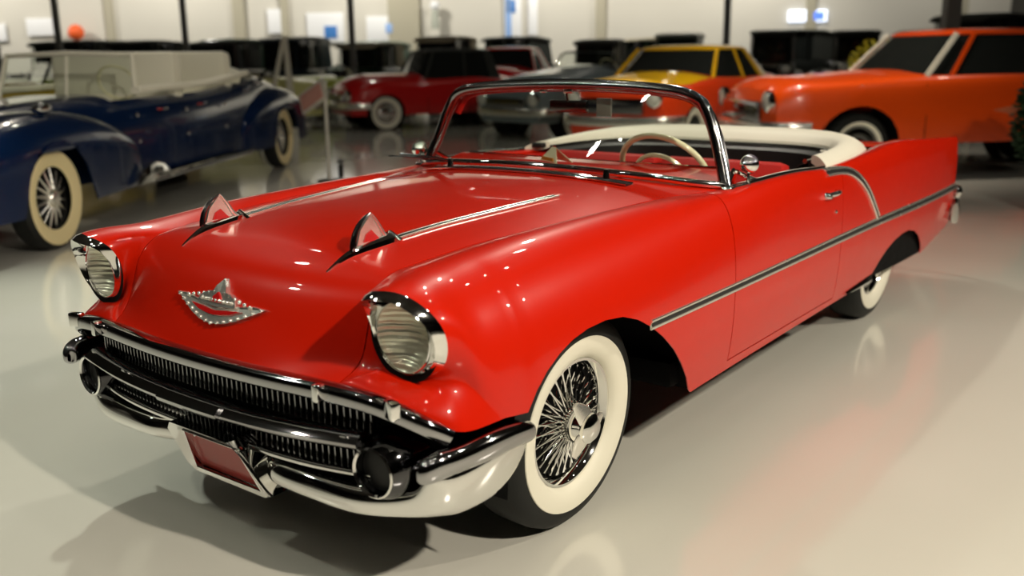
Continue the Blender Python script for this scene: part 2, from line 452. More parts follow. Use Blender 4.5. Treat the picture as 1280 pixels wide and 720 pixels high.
# ---- windshield
wb = [(-.80, 1.075, 1.012), (-.70, .995, 1.026), (-.55, .94, 1.043), (-.30, .90, 1.057), (0, .888, 1.064), (.30, .90, 1.057), (.55, .94, 1.043), (.70, .995, 1.026), (.80, 1.075, 1.012)]
wt = [(-.655, 1.150, 1.330), (-.60, 1.142, 1.362), (-.48, 1.148, 1.382), (-.25, 1.160, 1.394), (0, 1.165, 1.398), (.25, 1.160, 1.394), (.48, 1.148, 1.382), (.60, 1.142, 1.362), (.655, 1.150, 1.330)]
pillar = [(.655, 1.150, 1.330), (.700, 1.145, 1.255), (.742, 1.130, 1.150), (.775, 1.108, 1.070), (.800, 1.085, 1.008)]
fb, ft = nspline(range(9), wb), nspline(range(9), wt)
fp = nspline(range(5), pillar)
NB = 48; G = []
for i in range(13):
    s = i/12; L_ = fp(4*(1-s)); row = []
    for j in range(NB+1):
        u = j/NB*8; b = fb(u); t = ft(u); p = b+(t-b)*s
        # bend ends onto the pillar line
        w = (abs(u-4)/4)**6; pe = np.array(L_); pe = pe*np.array([math.copysign(1, u-4), 1, 1])
        p = p*(1-w)+pe*w; row.append(p)
    G.append(row)
ws = MB().grid(G).build('windshield', GLASS, car)
rect = lambda a, b, r=.3: [(a*math.copysign(abs(math.cos(t))**r, math.cos(t)), b*math.copysign(abs(math.sin(t))**r, math.sin(t))) for t in [2*PI*k/16 for k in range(16)]]
top = [tuple(fp(3.9-k*3.9/10)) for k in range(10)]+[tuple(ft(8-8*k/40)) for k in range(41)]+[(-fp(k*3.9/10)[0], fp(k*3.9/10)[1], fp(k*3.9/10)[2]) for k in range(1, 11)]
top[10:51] = [tuple(ft(8-8*k/40)) for k in range(41)]
mb = MB(); mb.tube(top, .025, 10, flat=1.0); mb.build('windshield_frame', CHROME_D, ws)
mb = MB(); mb.tube([(x*1.006, y-.016, z+.010) for x, y, z in top], .0075, 6); mb.build('windshield_bright_trim', CHROME, ws)
mb = MB(); mb.sweep([tuple(fb(8*k/48)) for k in range(49)], [(a, b+.006) for a, b in rect(.020, .014, .6)]); mb.build('windshield_base_trim', CHROME, ws)
# header inside rail, red
mb = MB(); mb.tube([(x*.965, y+.04, z-.018) for x, y, z in top[8:53]], .015, 8); mb.build('header_rail', REDVINYL, ws)
for s in (1, -1):
    mb = MB(); mb.tube([(s*.80, 1.10, 1.01), (s*.775, 1.125, 1.09), (s*.735, 1.155, 1.19), (s*.69, 1.17, 1.28), (s*.645, 1.175, 1.335)], [.020, .019, .017, .016, .014], 8); mb.build('windshield_pillar', REDVINYL if s < 0 else CHROME_G, ws)
# wipers
for s in (-.42, .40):
    mb = MB(); c = V(s, .835, 1.052)
    mb.lathe([(0, .03), (.010, .03), (.014, .0), (.016, -.02)], c, (0, 0, 1), 12)
    mb.tube([c+V(0, 0, .02), c+V(-.17, .045, .024), c+V(-.36, .055, .026)], .0045, 6)
    mb.tube([c+V(-.14, .052, .016), c+V(-.38, .062, .012), c+V(-.45, .07, .008)], .005, 6)
    mb.build('wiper', CHROME_D, car)

# ---- wheels
def make_wheel(c, side):
    """side +1: outer face towards +x"""
    cx, cy, cz = c; tilt = math.radians(3.5)
    M_ = Matrix.Translation(V(cx, cy, cz)) @ Matrix.Scale(side, 4, V(1, 0, 0)) @ Matrix.Rotation(tilt, 4, 'Y')
    O = (0, 0, 0)
    def fin(mb, name, m, parent, **k):
        if side < 0: mb.xf(M_); mb.f = [f[::-1] for f in mb.f]
        else: mb.xf(M_)
        return mb.build(name, m, parent, **k)
    base = MB().lathe([(.05, -.06), (.17, -.05), (.185, -.02), (.190, .045), (.198, .066), (.210, .080), (.219, .080), (.222, .066), (.222, .045)], O, n=64)
    w = fin(base, 'wheel', CHROME, car)
    ty = MB().lathe([(.222, -.07), (.25, -.098), (.30, -.108), (.335, -.098), (.357, -.078), (.364, -.05), (.365, 0), (.364, .05), (.357, .078), (.335, .098), (.31, .1045), (.306, .1045), (.25, .098), (.232, .080), (.225, .062)], O, n=72)
    fin(ty, 'tire', TYRE, w)
    wwm = MB().lathe([(.299, .1045), (.2975, .108), (.285, .1085), (.262, .1065), (.238, .098), (.222, .084), (.218, .068)], O, n=72)
    fin(wwm, 'whitewall', WWALL, w)
    # wire spokes
    sp = MB()
    for k in range(28):
        a = 2*PI*k/28
        for da, h, rr in ((.24, .052, .186), (-.24, .052, .186)):
            p = V(.075, .045*math.cos(a), .045*math.sin(a)); q = V(h, rr*math.cos(a+da), rr*math.sin(a+da))
            sp.tube([p, q], .0032, 5, caps=False)
        p = V(.02, .05*math.cos(a), .05*math.sin(a)); q = V(.045, .188*math.cos(a+.12), .188*math.sin(a+.12)); sp.tube([p, q], .0032, 5, caps=False)
    fin(sp, 'wire_spokes', CHROME, w)
    bk = MB().lathe([(0, -.01), (.12, -.005), (.187, .015)], O, n=48); fin(bk, 'brake_drum', BLACKM, w)
    hb = MB().lathe([(.062, .0), (.062, .09), (.060, .115), (.052, .128), (.050, .150), (.034, .164), (0, .168)], O, n=32); fin(hb, 'hub', CHROME, w)
    sn = MB()
    for k in range(3):
        a = PI/2+.35+2*PI*k/3; u = V(0, math.cos(a), math.sin(a)); t = V(0, -math.sin(a), math.cos(a))
        L0, L1 = .022, .105; n = 7; G = []
        for i in range(n+1):
            s = i/n; r = L0+(L1-L0)*s; hw = .034*(1-.60*s*s)+.006*math.sin(s*PI); th = .013*(1-.5*s)
            cc = V(.140-.020*s, 0, 0)+u*r+t*(.022*s*s)
            G.append([cc+t*hw*math.cos(b)+V(th*math.sin(b), 0, 0) for b in [2*PI*q/12 for q in range(12)]])
        sn.grid(G, cv=True); sn.cap(G[0]); sn.cap(G[-1], True)
    fin(sn, 'spinner', CHROME_S, w)
    return w
for sx in (1, -1):
    make_wheel((sx*.712, .015, .3655), sx)
    make_wheel((sx*.70, 3.17, .363), sx)

# ---- grille and bumper
def bar_path(pts, n=60):
    full = [(-x, y, z) for x, y, z in pts[::-1]]+list(pts[1:])
    return sample(full, n)
gb = bar_path([(0, -.830, .655), (.30, -.822, .657), (.52, -.802, .658), (.68, -.780, .650), (.78, -.755, .628), (.835, -.725, .600), (.868, -.685, .568)], 80)
gr = MB().sweep(gb, rect(.030, .025, .55)).build('grille_surround', CHROME_G, car)
for s in (-1, 1):
    MB().box((s*.545, -.838, .666), (.024, .03, .05), b=.006).build('surround_clip', CHROME, gr)
    MB().box((s*.765, -.787, .650), (.05, .03, .05), Matrix.Rotation(-s*.35, 3, 'Z'), b=.008).build('surround_clip', CHROME, gr)
bkp = bar_path([(0, -.755, 0), (.4, -.745, 0), (.68, -.70, 0), (.80, -.64, 0), (.86, -.5, 0)], 40)
MB().grid([[(x, y, z) for z in (.34, .50, .665)] for x, y, z in bkp]).build('grille_backing', BLACKM, car)
rb = MB()
for k in range(-29, 30):
    x = k*.0225; y = -.790+.045*(abs(x)/.66)**2.4
    rb.box((x, y, .590), (.008, .020, .088), b=.003)
rb.build('upper_grille_bars', CHROME_D, car)
rb = MB()
for k in range(-27, 28):
    x = k*.0225; y = -.785+.045*(abs(x)/.66)**2.4
    rb.box((x, y, .468), (.008, .020, .09), b=.003)
rb.build('lower_grille_bars', CHROME_D, car)
mp = bar_path([(0, -.850, .522), (.25, -.846, .525), (.48, -.826, .533), (.66, -.795, .540)], 60)
mbar = MB().sweep(mp, [(-.026, -.022), (-.010, -.026), (.018, -.020), (.032, -.006), (.034, .002), (.022, .012), (.010, .020), (-.008, .026), (-.026, .024)]).build('middle_grille_bar', CHROME_G, car)
MB().sweep([p for p in mp if abs(p[0]) < .16], [(-.010, -.030), (.022, -.024), (.040, -.008), (.044, .004), (.026, .020), (.0, .030), (-.020, .030)]).build('center_pad', CHROME_G, mbar)
lp = bar_path([(0, -.820, .425), (.3, -.815, .425), (.5, -.797, .428), (.66, -.765, .432)], 50)
MB().sweep(lp, rect(.012, .009, .6)).build('lower_grille_bar', CHROME, car)

def bumper():
    # rows from the centre outwards; each row: back-top, lip, belly, low, bottom, back-bottom
    st = [
        [(0, -.70, .405), (0, -.765, .402), (0, -.785, .385), (0, -.795, .345), (0, -.785, .305), (0, -.74, .292)],
        [(.20, -.70, .405), (.20, -.770, .402), (.20, -.790, .385), (.20, -.800, .345), (.20, -.790, .305), (.20, -.74, .292)],
        [(.30, -.735, .405), (.30, -.812, .402), (.30, -.842, .385), (.30, -.850, .349), (.30, -.832, .313), (.30, -.77, .300)],
        [(.45, -.74, .402), (.45, -.828, .400), (.45, -.846, .383), (.45, -.853, .345), (.45, -.832, .307), (.45, -.77, .290)],
        [(.60, -.72, .400), (.61, -.805, .398), (.615, -.832, .380), (.615, -.838, .340), (.61, -.812, .300), (.60, -.74, .288)],
        [(.70, -.67, .402), (.72, -.765, .402), (.735, -.792, .385), (.735, -.795, .343), (.725, -.765, .303), (.69, -.69, .290)],
        [(.74, -.64, .430), (.785, -.738, .432), (.805, -.768, .405), (.805, -.762, .350), (.785, -.720, .308), (.73, -.64, .294)],
        [(.76, -.62, .500), (.825, -.735, .500), (.850, -.752, .440), (.850, -.735, .365), (.825, -.685, .315), (.76, -.61, .300)],
        [(.80, -.60, .540), (.855, -.700, .515), (.885, -.700, .445), (.882, -.680, .370), (.850, -.640, .315), (.79, -.58, .303)],
        [(.83, -.55, .545), (.885, -.60, .52), (.912, -.60, .46), (.900, -.59, .375), (.870, -.56, .325), (.81, -.52, .312)],
        [(.85, -.48, .545), (.90, -.50, .52), (.918, -.50, .465), (.905, -.495, .39), (.880, -.48, .345), (.83, -.45, .335)],
        [(.86, -.41, .540), (.90, -.42, .515), (.910, -.42, .465), (.902, -.418, .425), (.885, -.41, .395), (.84, -.40, .385)],
        [(.865, -.375, .53), (.895, -.375, .515), (.902, -.375, .485), (.898, -.375, .465), (.885, -.375, .450), (.85, -.375, .445)],
    ]
    A = np.array(st); n = len(st)
    for i in range(n):
        k = max(0, 1-max(0, i-5)/5); A[i, :, 1] += .022*k; A[i, :, 2] += .014*k*np.array([0, 0, .2, .6, 1, 1])
        if i >= 6: A[i, :3, 2] -= np.array([.035, .028, .0])*min(1, (i-5)/2)
    cols = [nspline(range(n), A[:, j]) for j in range(6)]
    G = []
    N = 70
    for i in range(N+1):
        u = i/N*(n-1); row = [c(u) for c in cols]; rs = nspline(range(6), row)
        G.append([rs(5*k/20) for k in range(21)])
    full = [[p*np.array([-1, 1, 1]) for p in r] for r in G[:0:-1]]+G
    return MB().grid(full)
bump = bumper().build('front_bumper', CHROME, car, recalc=True, solid=.006, solid_off=-1)
def wing():
    # bullet-nosed wing blade wrapping the corner
    path = [(.850, -.812, .520), (.858, -.798, .528), (.874, -.755, .538), (.890, -.70, .543), (.900, -.62, .545), (.905, -.53, .544), (.905, -.44, .536), (.900, -.385, .524), (.893, -.362, .515)]
    w_out = [.004, .024, .031, .033, .035, .035, .033, .026, .004]
    h = [.012, .032, .040, .037, .040, .040, .037, .028, .006]
    A = np.array([list(p)+[a, b] for p, a, b in zip([(x, y+.022*max(0, 1-i_/4), z-.030) for i_, (x, y, z) in enumerate(path)], w_out, h)]); f = nspline(range(len(path)), A); G = []
    for i in range(49):
        q = f(i/48*(len(path)-1)); q2 = f(min(len(path)-1, i/48*(len(path)-1)+.05)); q1 = f(max(0, i/48*(len(path)-1)-.05))
        t = V(*(q2-q1)[:3]).normalized(); out = V(-t.y, t.x, 0)
        if out.x < 0: out = -out
        out.normalize()
        r = []
        for k in range(24):
            a = 2*PI*k/24; ca, sa = math.cos(a), math.sin(a)
            r.append(V(*q[:3])+out*q[3]*1.15*math.copysign(abs(ca)**.9, ca)+V(0, 0, 1)*q[4]*math.copysign(abs(sa)**.75, sa))
        G.append(r)
    return MB().grid(G, cv=True)
wg = wing()
for q in (wg, wg.flipped()):
    o = q.build('bumper_wing', CHROME_G, bump, recalc=True)
# bombs (bumper guards)
for s in (1, -1):
    c = V(s*.655, .030, .460); ax = V(s*.05, -1, 0).normalized()
    prof = [(.040, -.66+.0), (.074, .70), (.0, 0)]
    mb = MB()
    P = [(.075, .42), (.095, .52), (.102, .62), (.103, .70), (.100, .76), (.090, .797), (.079, .815), (.071, .828), (.066, .828), (.062, .818), (.060, .80)]
    mb.lathe(P, c+V(0, 0, 0)-ax*0, ax, 40)
    g = mb.build('bumper_guard', CHROME_K, bump, recalc=False)
    MB().lathe([(.061, .802), (.045, .806), (.0, .808)], c, ax, 32).build('guard_insert', BLACK, g)
    m2 = MB(); m2.lathe([(.068, .826), (.072, .833), (.067, .837), (.062, .830)], c, ax, 40); m2.build('guard_ring', CHROME, g)
# number plate housing: leans back towards its foot
def lean(x, d, z): return (x, -.872+(.445-z)*.42+d, z)
out = [(-.13, .285), (-.135, .42), (-.10, .452), (.19, .452), (.225, .41), (.275, .275), (.245, .262), (-.10, .262)]
inn = [(-.085, .285), (-.050, .425), (-.042, .436), (.200, .436), (.215, .425), (.232, .285), (.222, .276), (-.078, .276)]
G = [[lean(x, .09, z) for x, z in out], [lean(x, .0, z) for x, z in out], [lean(x*.97+.002, -.012, z) for x, z in out], [lean(x, -.004, z) for x, z in inn], [lean(x, .022, z) for x, z in inn]]
ph = MB().grid(G, cv=True).build('plate_housing', CHROME, bump, recalc=True, angle=30)
pp = MB(); q4 = [(-.085, .280), (-.048, .433), (.212, .433), (.230, .280)]
pp.add([lean(x, .010, z) for x, z in q4]+[lean(x, .014, z) for x, z in q4], [(0, 3, 2, 1), (4, 5, 6, 7), (0, 1, 5, 4), (1, 2, 6, 5), (2, 3, 7, 6), (3, 0, 4, 7)])
pp.build('license_plate', PLATE, ph, smooth=False)
fr = MB(); fr.tube([lean(x, -.006, z) for x, z in q4], .0035, 6, closed=True); fr.build('plate_frame', CHROME, ph)
for x in (-.02, .18): MB().sphere(lean(x, .008, .415), .005, 6).build('plate_screw', CHROME, ph)

# ---- headlights
for s in (1, -1):
    def X(p): return np.array([p[0]*s, p[1], p[2]])
    G = []
    def circ(p, r):
        dx, dz = p[0]-.731, p[2]-.815; q = math.hypot(dx, dz); return np.array([.727+dx/q*r, -.688, .815+dz/q*r])
    inner = [circ(p, .1005) for p in RF]
    rings = [RB, [np.array(b)*.5+np.array(f)*.5+np.array([0, -.004, .002]) for b, f in zip(RB, RF)], RF, [np.array(f)*.985+np.array([.739, -.726, .818])*.015+np.array([0, -.004, 0]) for f in RF], [np.array(f)*.95+np.array([.739, -.726, .818])*.05+np.array([0, .004, 0]) for f in RF], inner]
    mb = MB(); mb.grid([[X(p) for p in r] for r in rings], cv=True)
    bz = mb.build('headlight_bezel', CHROME, car, recalc=True, angle=35)
    c = V(s*.727, -.692, .815); ax = V(0, -1, 0)
    MB().lathe([(.0, -.055), (.04, -.048), (.075, -.025), (.095, .004)], c, ax, 48).build('reflector', REFLECTOR, bz)
    MB().lathe([(.0, .024), (.03, .022), (.06, .016), (.080, .009), (.095, .002)], c, ax, 48).build('headlight_lens', LAMPGLASS, bz)
    MB().lathe([(.094, .002), (.0965, .008), (.100, .004), (.102, -.006)], c, ax, 48).build('lens_ring', CHROME, bz)
    MB().lathe([(.100, -.006), (.125, -.002)], c, ax, 48).build('lamp_bucket', BLACKM, bz)

# ---- side trim
def trim_line(pts, w, name, mats=(CHROME_S, BLACK)):
    """pts (y, z) along the side, w list of heights"""
    N = 90; f = nspline(range(len(pts)), [(p[0], p[1], q) for p, q in zip(pts, w)])
    for s in (1, -1):
        mb = MB(); md = MB(); G = []; H = []
        for i in range(N+1):
            y, z, h = f(i/N*(len(pts)-1)); y2, z2, _ = f(min(len(pts)-1, i/N*(len(pts)-1)+.02)); y1, z1, _ = f(max(0, i/N*(len(pts)-1)-.02))
            d = np.array([y2-y1, z2-z1]); d = d/np.linalg.norm(d); n_ = np.array([-d[1], d[0]])
            r = []
            for k, o in ((-.5, .0), (-.5, .006), (-.42, .010), (-.25, .010), (-.18, .004), (.18, .004), (.25, .010), (.42, .010), (.5, .006), (.5, 0)):
                yy, zz = y+n_[0]*k*h, z+n_[1]*k*h; p = side_pt(yy, z=zz); r.append((s*(p[0]+o), yy, zz))
            G.append(r)
            r = []
            for k in (-.24, .24):
                yy, zz = y+n_[0]*k*h, z+n_[1]*k*h; p = side_pt(yy, z=zz); r.append((s*(p[0]+.006), yy, zz))
            H.append(r)
        mb.grid(G); mb.cap(G[0]); mb.cap(G[-1])
        o = mb.build(name, mats[0], car, recalc=True)
        md.grid(H).build('trim_insert', mats[1], o)
trim_line([(.262, .658), (.8, .656), (1.6, .656), (2.6, .657), (3.6, .645), (4.43, .632)], [.036, .037, .040, .045, .048, .048], 'side_trim')
trim_line([(1.93, .985), (2.12, .978), (2.28, .945), (2.44, .865), (2.56, .77), (2.66, .678)], [.035, .038, .04, .04, .04, .04], 'slash_trim')

# ---- belt line chrome on the doors
for s in (1, -1):
    mb = MB(); pts = []
    for y in refine([1.10, Y_DR-.14], .06):
        pts.append((s*(float(crest_x(y))-.014), y, float(crest_z(y))+.006))
    mb.sweep(pts, rect(.016, .008, .6)); mb.build('belt_trim', CHROME, car)
    # door handle
    mb = MB(); hy, hz = 1.95, .888; hx = side_pt(hy, z=hz)[0]
    mb.tube([(s*(hx+.004), hy-.055, hz), (s*(hx+.024), hy-.04, hz+.002), (s*(hx+.030), hy, hz+.004), (s*(hx+.024), hy+.045, hz+.004), (s*(hx+.004), hy+.06, hz+.004)], [.010, .012, .013, .013, .011], 10)
    h = mb.build('door_handle', CHROME, car)
    MB().lathe([(0, .03), (.012, .028), (.016, .015), (.018, .0)], (s*hx, hy-.062, hz-.004), (s, 0, 0), 14).build('push_button', CHROME, h)
    hx = side_pt(2.02, z=.795)[0]
    MB().lathe([(0, .006), (.008, .005), (.009, .0)], (s*hx, 2.02, .795), (s, 0, 0), 12).build('door_lock', CHROME, car)
    # gravel scuff ahead of the rear wheel
    mb = MB()
    G = []
    for i in range(7):
        y = 2.30+.40*i/6; z = .335+.0*i; w = .012+.018*i/6
        p = side_pt(y, z=.34)
        G.append([(s*(p[0]+.004), y, z-w*.6), (s*(p[0]+.012), y, z), (s*(p[0]+.004), y, z+w)])
    mb.grid(G); mb.build('sill_scuff_trim', CHROME, car, recalc=True, solid=.004)

# ---- outside mirrors
def door_mirror(s, c, r):
    mb = MB(); c = V(*c)
    mb.lathe([(.022, .0), (.018, .008), (.010, .016)], c-V(0, 0, .085), (0, 0, 1), 16)
    mb.tube([c-V(0, 0, .075), c-V(0, .01, .03), c], [.009, .007, .009], 8)
    mb.lathe([(0, -.050), (r*.45, -.044), (r*.8, -.026), (r, -.004), (r*1.03, .006), (r*.97, .010)], c+V(0, 0, r*.4), (0, 1, 0), 28)
    m = mb.build('side_mirror', CHROME, car)
    MB().lathe([(0, .007), (r*.97, .009)], c+V(0, 0, r*.4), (0, 1, 0), 28).build('mirror_glass', CHROME_D, m)
door_mirror(1, (.845, 1.20, 1.078), .038)
door_mirror(-1, (-.835, 1.09, 1.065), .040)
# vent window stub by the left pillar (chrome latches)
for s in (1, -1):
    mb = MB(); mb.tube([(s*.80, 1.09, 1.005), (s*.805, 1.13, 1.06), (s*.80, 1.15, 1.07), (s*.82, 1.24, 1.035), (s*.838, 1.30, 1.015)], .010, 8); mb.build('vent_window_frame', CHROME, car)
    MB().sphere((s*.815, 1.07, 1.008), .026, 8, (1, 1.4, .6)).build('pillar_foot', CHROME, car)

# ---- bonnet ornaments and strips
for s in (1, -1):
    def hz(x, y): return hood_z(abs(x), y)
    # base spear
    ys = np.linspace(-.615, -.360, 15); G = []
    for i, y in enumerate(ys):
        k = i/14; x = .352+.022*k; w = .004+.017*math.sin(min(1, k*1.25)*PI/2); h = .004+.020*math.sin(min(1, k*1.3)*PI/2); z = hz(x, y)
        G.append([(s*(x-w), y, z-.006), (s*(x-w*.8), y, z+h*.55), (s*x, y, z+h), (s*(x+w*.8), y, z+h*.55), (s*(x+w), y, z-.006)])
    mb = MB().grid(G); mb.cap(G[-1]); orn = mb.build('hood_ornament', CHROME, car, recalc=True)
    # upright fin: front blade, rear blade, red core
    x = .366; zb = hz(x, -.45)+.015; tp = (x, -.442, 1.080)
    fr = sample([(x, -.520, zb-.012), (x, -.510, zb+.03), (x, -.482, zb+.066), tp], 10)
    MB().tube([(s*a, b, c) for a, b, c in fr], [.010, .010, .009, .009, .008, .008, .007, .006, .005, .003], 8).build('ornament_blade', CHROME_D, orn)
    rr = sample([tp, (x, -.412, zb+.052), (x, -.386, zb+.012), (x, -.365, zb-.004)], 8)
    MB().tube([(s*a, b, c) for a, b, c in rr], [.003, .005, .006, .007, .008, .009, .010, .012], 8).build('ornament_blade', CHROME_S, orn)
    core = [(-.505, zb), (-.488, zb+.045), (-.446, zb+.086), (-.418, zb+.045), (-.392, zb)]
    m_ = Matrix(((0, 0, s, s*(x-.005) if s > 0 else -(x-.005)), (1, 0, 0, 0), (0, 1, 0, 0), (0, 0, 0, 1)))
    MB().prism([(a, b) for a, b in core], .010, m_).build('ornament_core', CHROME_S, orn, smooth=False, recalc=True)
    m_ = Matrix(((0, 0, s, s*(x-.008)), (1, 0, 0, 0), (0, 1, 0, 0), (0, 0, 0, 1)))
    MB().prism([(-.480, zb+.006), (-.468, zb+.030), (-.446, zb+.040), (-.428, zb+.022), (-.410, zb+.006)], .016, m_).build('ornament_gem', LENS_RED, orn, smooth=False, recalc=True)
    mb = MB(); mb.tube([(s*(x+q*.02), -.362+.004*abs(q), hz(x, -.362)+.012*(2-abs(q))) for q in (-2, -1, 0, 1, 2)], .008, 8); mb.build('ornament_tail', CHROME, orn)
    # long strip
    pa = [(s*(.374+.066*(y+.33)/.755), y, hz(.374+.066*(y+.33)/.755, y)) for y in np.linspace(-.36, .425, 40)]
    strip = MB(); ins = MB()
    for q in (-.012, .012): strip.tube([(a+q*s, b, c+.003) for a, b, c in pa], .0048, 6)
    so = strip.build('hood_strip', CHROME_S, car)
    ins.sweep([(a, b, c+.003) for a, b, c in pa], [(-.008, -.004), (.008, -.004), (.008, .003), (-.008, .003)]); ins.build('strip_insert', BLACK, so)

# ---- nose emblem: spread wings under a crest
def nose_pt(x, z):
    """front surface of the bonnet at x, z"""
    best = None
    for i in range(0, 45):
        a = hood_pt(i, x/SE[i][0]); b = hood_pt(i+1, x/SE[i+1][0])
        if a[2] <= z <= b[2]: t = (z-a[2])/(b[2]-a[2]); return a+(b-a)*t
    return hood_pt(0, x/.53)
def on_nose(poly, off, thick, name, m, parent):
    poly = [(x*1.1, z) for x, z in poly]; vs = []; n = len(poly)
    for x, z in poly:
        p = nose_pt(x, z); vs.append((p[0], p[1]-off-thick, p[2]+.004))
    for x, z in poly:
        p = nose_pt(x, z); vs.append((p[0], p[1]-off+.012, p[2]))
    c = np.mean([v for v in vs[:n]], axis=0); vs.append(c)
    fs = [(i, (i+1) % n, 2*n) for i in range(n)]+[(i, i+n, (i+1) % n+n, (i+1) % n) for i in range(n)]
    return MB().add(vs, fs).build(name, m, parent, recalc=True, smooth=False)
cres = [(-.195, .815), (-.15, .795), (-.10, .772), (-.05, .757), (0, .752), (.05, .757), (.10, .772), (.15, .795), (.195, .815), (.15, .818), (.10, .812), (.05, .806), (0, .804), (-.05, .806), (-.10, .812), (-.15, .818)]
em = on_nose(cres, 0, .010, 'hood_emblem', CHROME_S, car)
on_nose([(-.11, .800), (-.07, .786), (-.03, .780), (0, .778), (.03, .780), (.07, .786), (.11, .800), (.06, .797), (0, .790), (-.06, .797)], .004, .011, 'emblem_enamel', LENS_RED, em)
on_nose([(-.085, .806), (0, .800), (.085, .806), (.075, .826), (.05, .838), (.028, .842), (.02, .858), (.0, .878), (-.02, .858), (-.028, .842), (-.05, .838), (-.075, .826)], .006, .010, 'emblem_crest', CHROME_S, em)
on_nose([(-.022, .814), (.022, .814), (.014, .830), (0, .842), (-.014, .830)], .010, .011, 'emblem_enamel', LENS_RED, em)
bd = MB()
for k in range(15):
    x = -.198+.396*k/14; z = .757+.058*(abs(x)/.198)**1.4; p = nose_pt(x, z); bd.sphere((p[0], p[1]-.012, p[2]), .0065, 5)
for k in range(13):
    x = -.15+.30*k/12; z = .846-.028*(abs(x)/.15)+(.03 if k == 6 else 0); p = nose_pt(x, z); bd.sphere((p[0], p[1]-.012, p[2]), .007, 5)
for k in range(9):
    x = -.07+.14*k/8; z = .822; p = nose_pt(x, z); bd.sphere((p[0], p[1]-.020, p[2]), .006, 5)
bd.build('emblem_beading', CHROME_S, em)

# ---- underside, wheel wells, inner bulkheads
ub = MB()
ub.box((0, .0, .50), (1.10, 1.24, .42), b=.03)
ub.box((0, 1.62, .36), (1.66, 2.02, .10), b=.02)
ub.box((0, 3.30, .55), (1.04, 2.2, .42), b=.03)
ub.build('underbody', BLACKM, car)
def well(y0, y1, z, sd):
    w = MB()
    for s in (sd,):
        G = []
        for k in range(17):
            a = PI*k/16; yy = (y0+y1)/2-(y1-y0)/2*math.cos(a); zz = .30+(z-.30)*math.sin(a)**.7
            G.append([(s*.50, yy, zz), (s*.885, yy, zz)])
        w.grid(G)
        w.add([(s*.52, y0, .25), (s*.52, y1, .25), (s*.52, y1, .85), (s*.52, y0, .85)], [(0, 1, 2, 3)])
    return w
for sd in (1, -1):
    well(-.46, .68, .80, sd).build('wheel_well', BLACKM, car)
    well(2.62, 3.78, .78, sd).build('wheel_well', BLACKM, car)

# ---- cockpit
MB().box((0, 1.9, .42), (1.66, 2.0, .02)).build('cabin_floor', BLACKM, car)
# dash: red padded face and top
G = []
for i in range(31):
    u = -1+2*i/30; x = .74*u; yb = .10*abs(u)**2
    G.append([(x, 1.00+yb, 1.030-.02*abs(u)), (x, 1.16+yb*.5, 1.050-.015*abs(u)), (x, 1.25+yb*.4, 1.062-.012*abs(u)), (x, 1.275+yb*.4, 1.050), (x, 1.27+yb*.4, 1.02), (x, 1.235+yb*.4, .94), (x, 1.20+yb*.4, .86), (x, 1.18, .62)])
dash = MB().grid(G).build('dashboard', RED, car, recalc=True, solid=.01)
mb = MB(); mb.tube([(x, 1.275+.04*(x/.74)**2, 1.055) for x in np.linspace(-.70, .70, 25)], .006, 6); mb.build('dash_trim', CHROME, dash)
for x in (.27, .47):
    MB().lathe([(0, 0), (.05, .0), (.055, .012), (.05, .02)], (x, 1.262, 1.0), (0, 1, .15), 24).build('gauge', CHROME, dash)
# steering wheel
sc_ = V(.345, 1.43, 1.00); sn_ = V(0, .80, .55).normalized(); su = V(0, -.55, .80).normalized(); sx_ = V(1, 0, 0)
ring = [sc_+(sx_*math.cos(a)+su*math.sin(a))*.215 for a in [2*PI*k/48 for k in range(48)]]
sw = MB().tube(ring, .0135, 10, closed=True).build('steering_wheel', IVORY, car)
hr = [sc_-sn_*.03+(sx_*math.cos(a)+su*math.sin(a))*.130 for a in [2*PI*k/36 for k in range(36)]]
MB().tube(hr, .010, 8, closed=True).build('horn_ring', IVORY, sw)
mb = MB()
for a in (0.12, PI-.12, -PI/2):
    d_ = sx_*math.cos(a)+su*math.sin(a); mb.tube([sc_-sn_*.05, sc_-sn_*.035+d_*.10, sc_+d_*.21], [.013, .010, .009], 8)
mb.build('steering_spoke', IVORY, sw)
MB().lathe([(0, .012), (.03, .01), (.042, -.005), (.04, -.04)], sc_-sn_*.045, tuple(sn_), 20).build('horn_button', CHROME, sw)
MB().tube([sc_-sn_*.06, sc_-sn_*.40-V(0, 0, .02)], .022, 10).build('steering_column', REDVINYL, sw)
# seats
def seat(y, name, h=.52, z0=.44, w=1.36, lean=.12):
    b = MB().box((0, y, z0+.10), (w, .52, .18), b=.05)
    se = b.build(name, REDVINYL, car)
    for x0, x1 in ((-w/2, -.01), (.01, w/2)):
        k = MB().box(((x0+x1)/2, 0, h/2), (x1-x0, .13, h), b=.05)
        k.xf(Matrix.Translation(V(0, y+.26, z0+.10)) @ Matrix.Rotation(-lean, 4, 'X')); k.build('seat_back', REDVINYL, se)
seat(1.72, 'front_seat', .47)
seat(2.50, 'rear_seat', .40, w=1.20)
# inner side walls
for s in (1, -1):
    MB().box((s*.795, 1.70, .72), (.02, 1.35, .52), b=.008).build('door_card', REDVINYL, car)
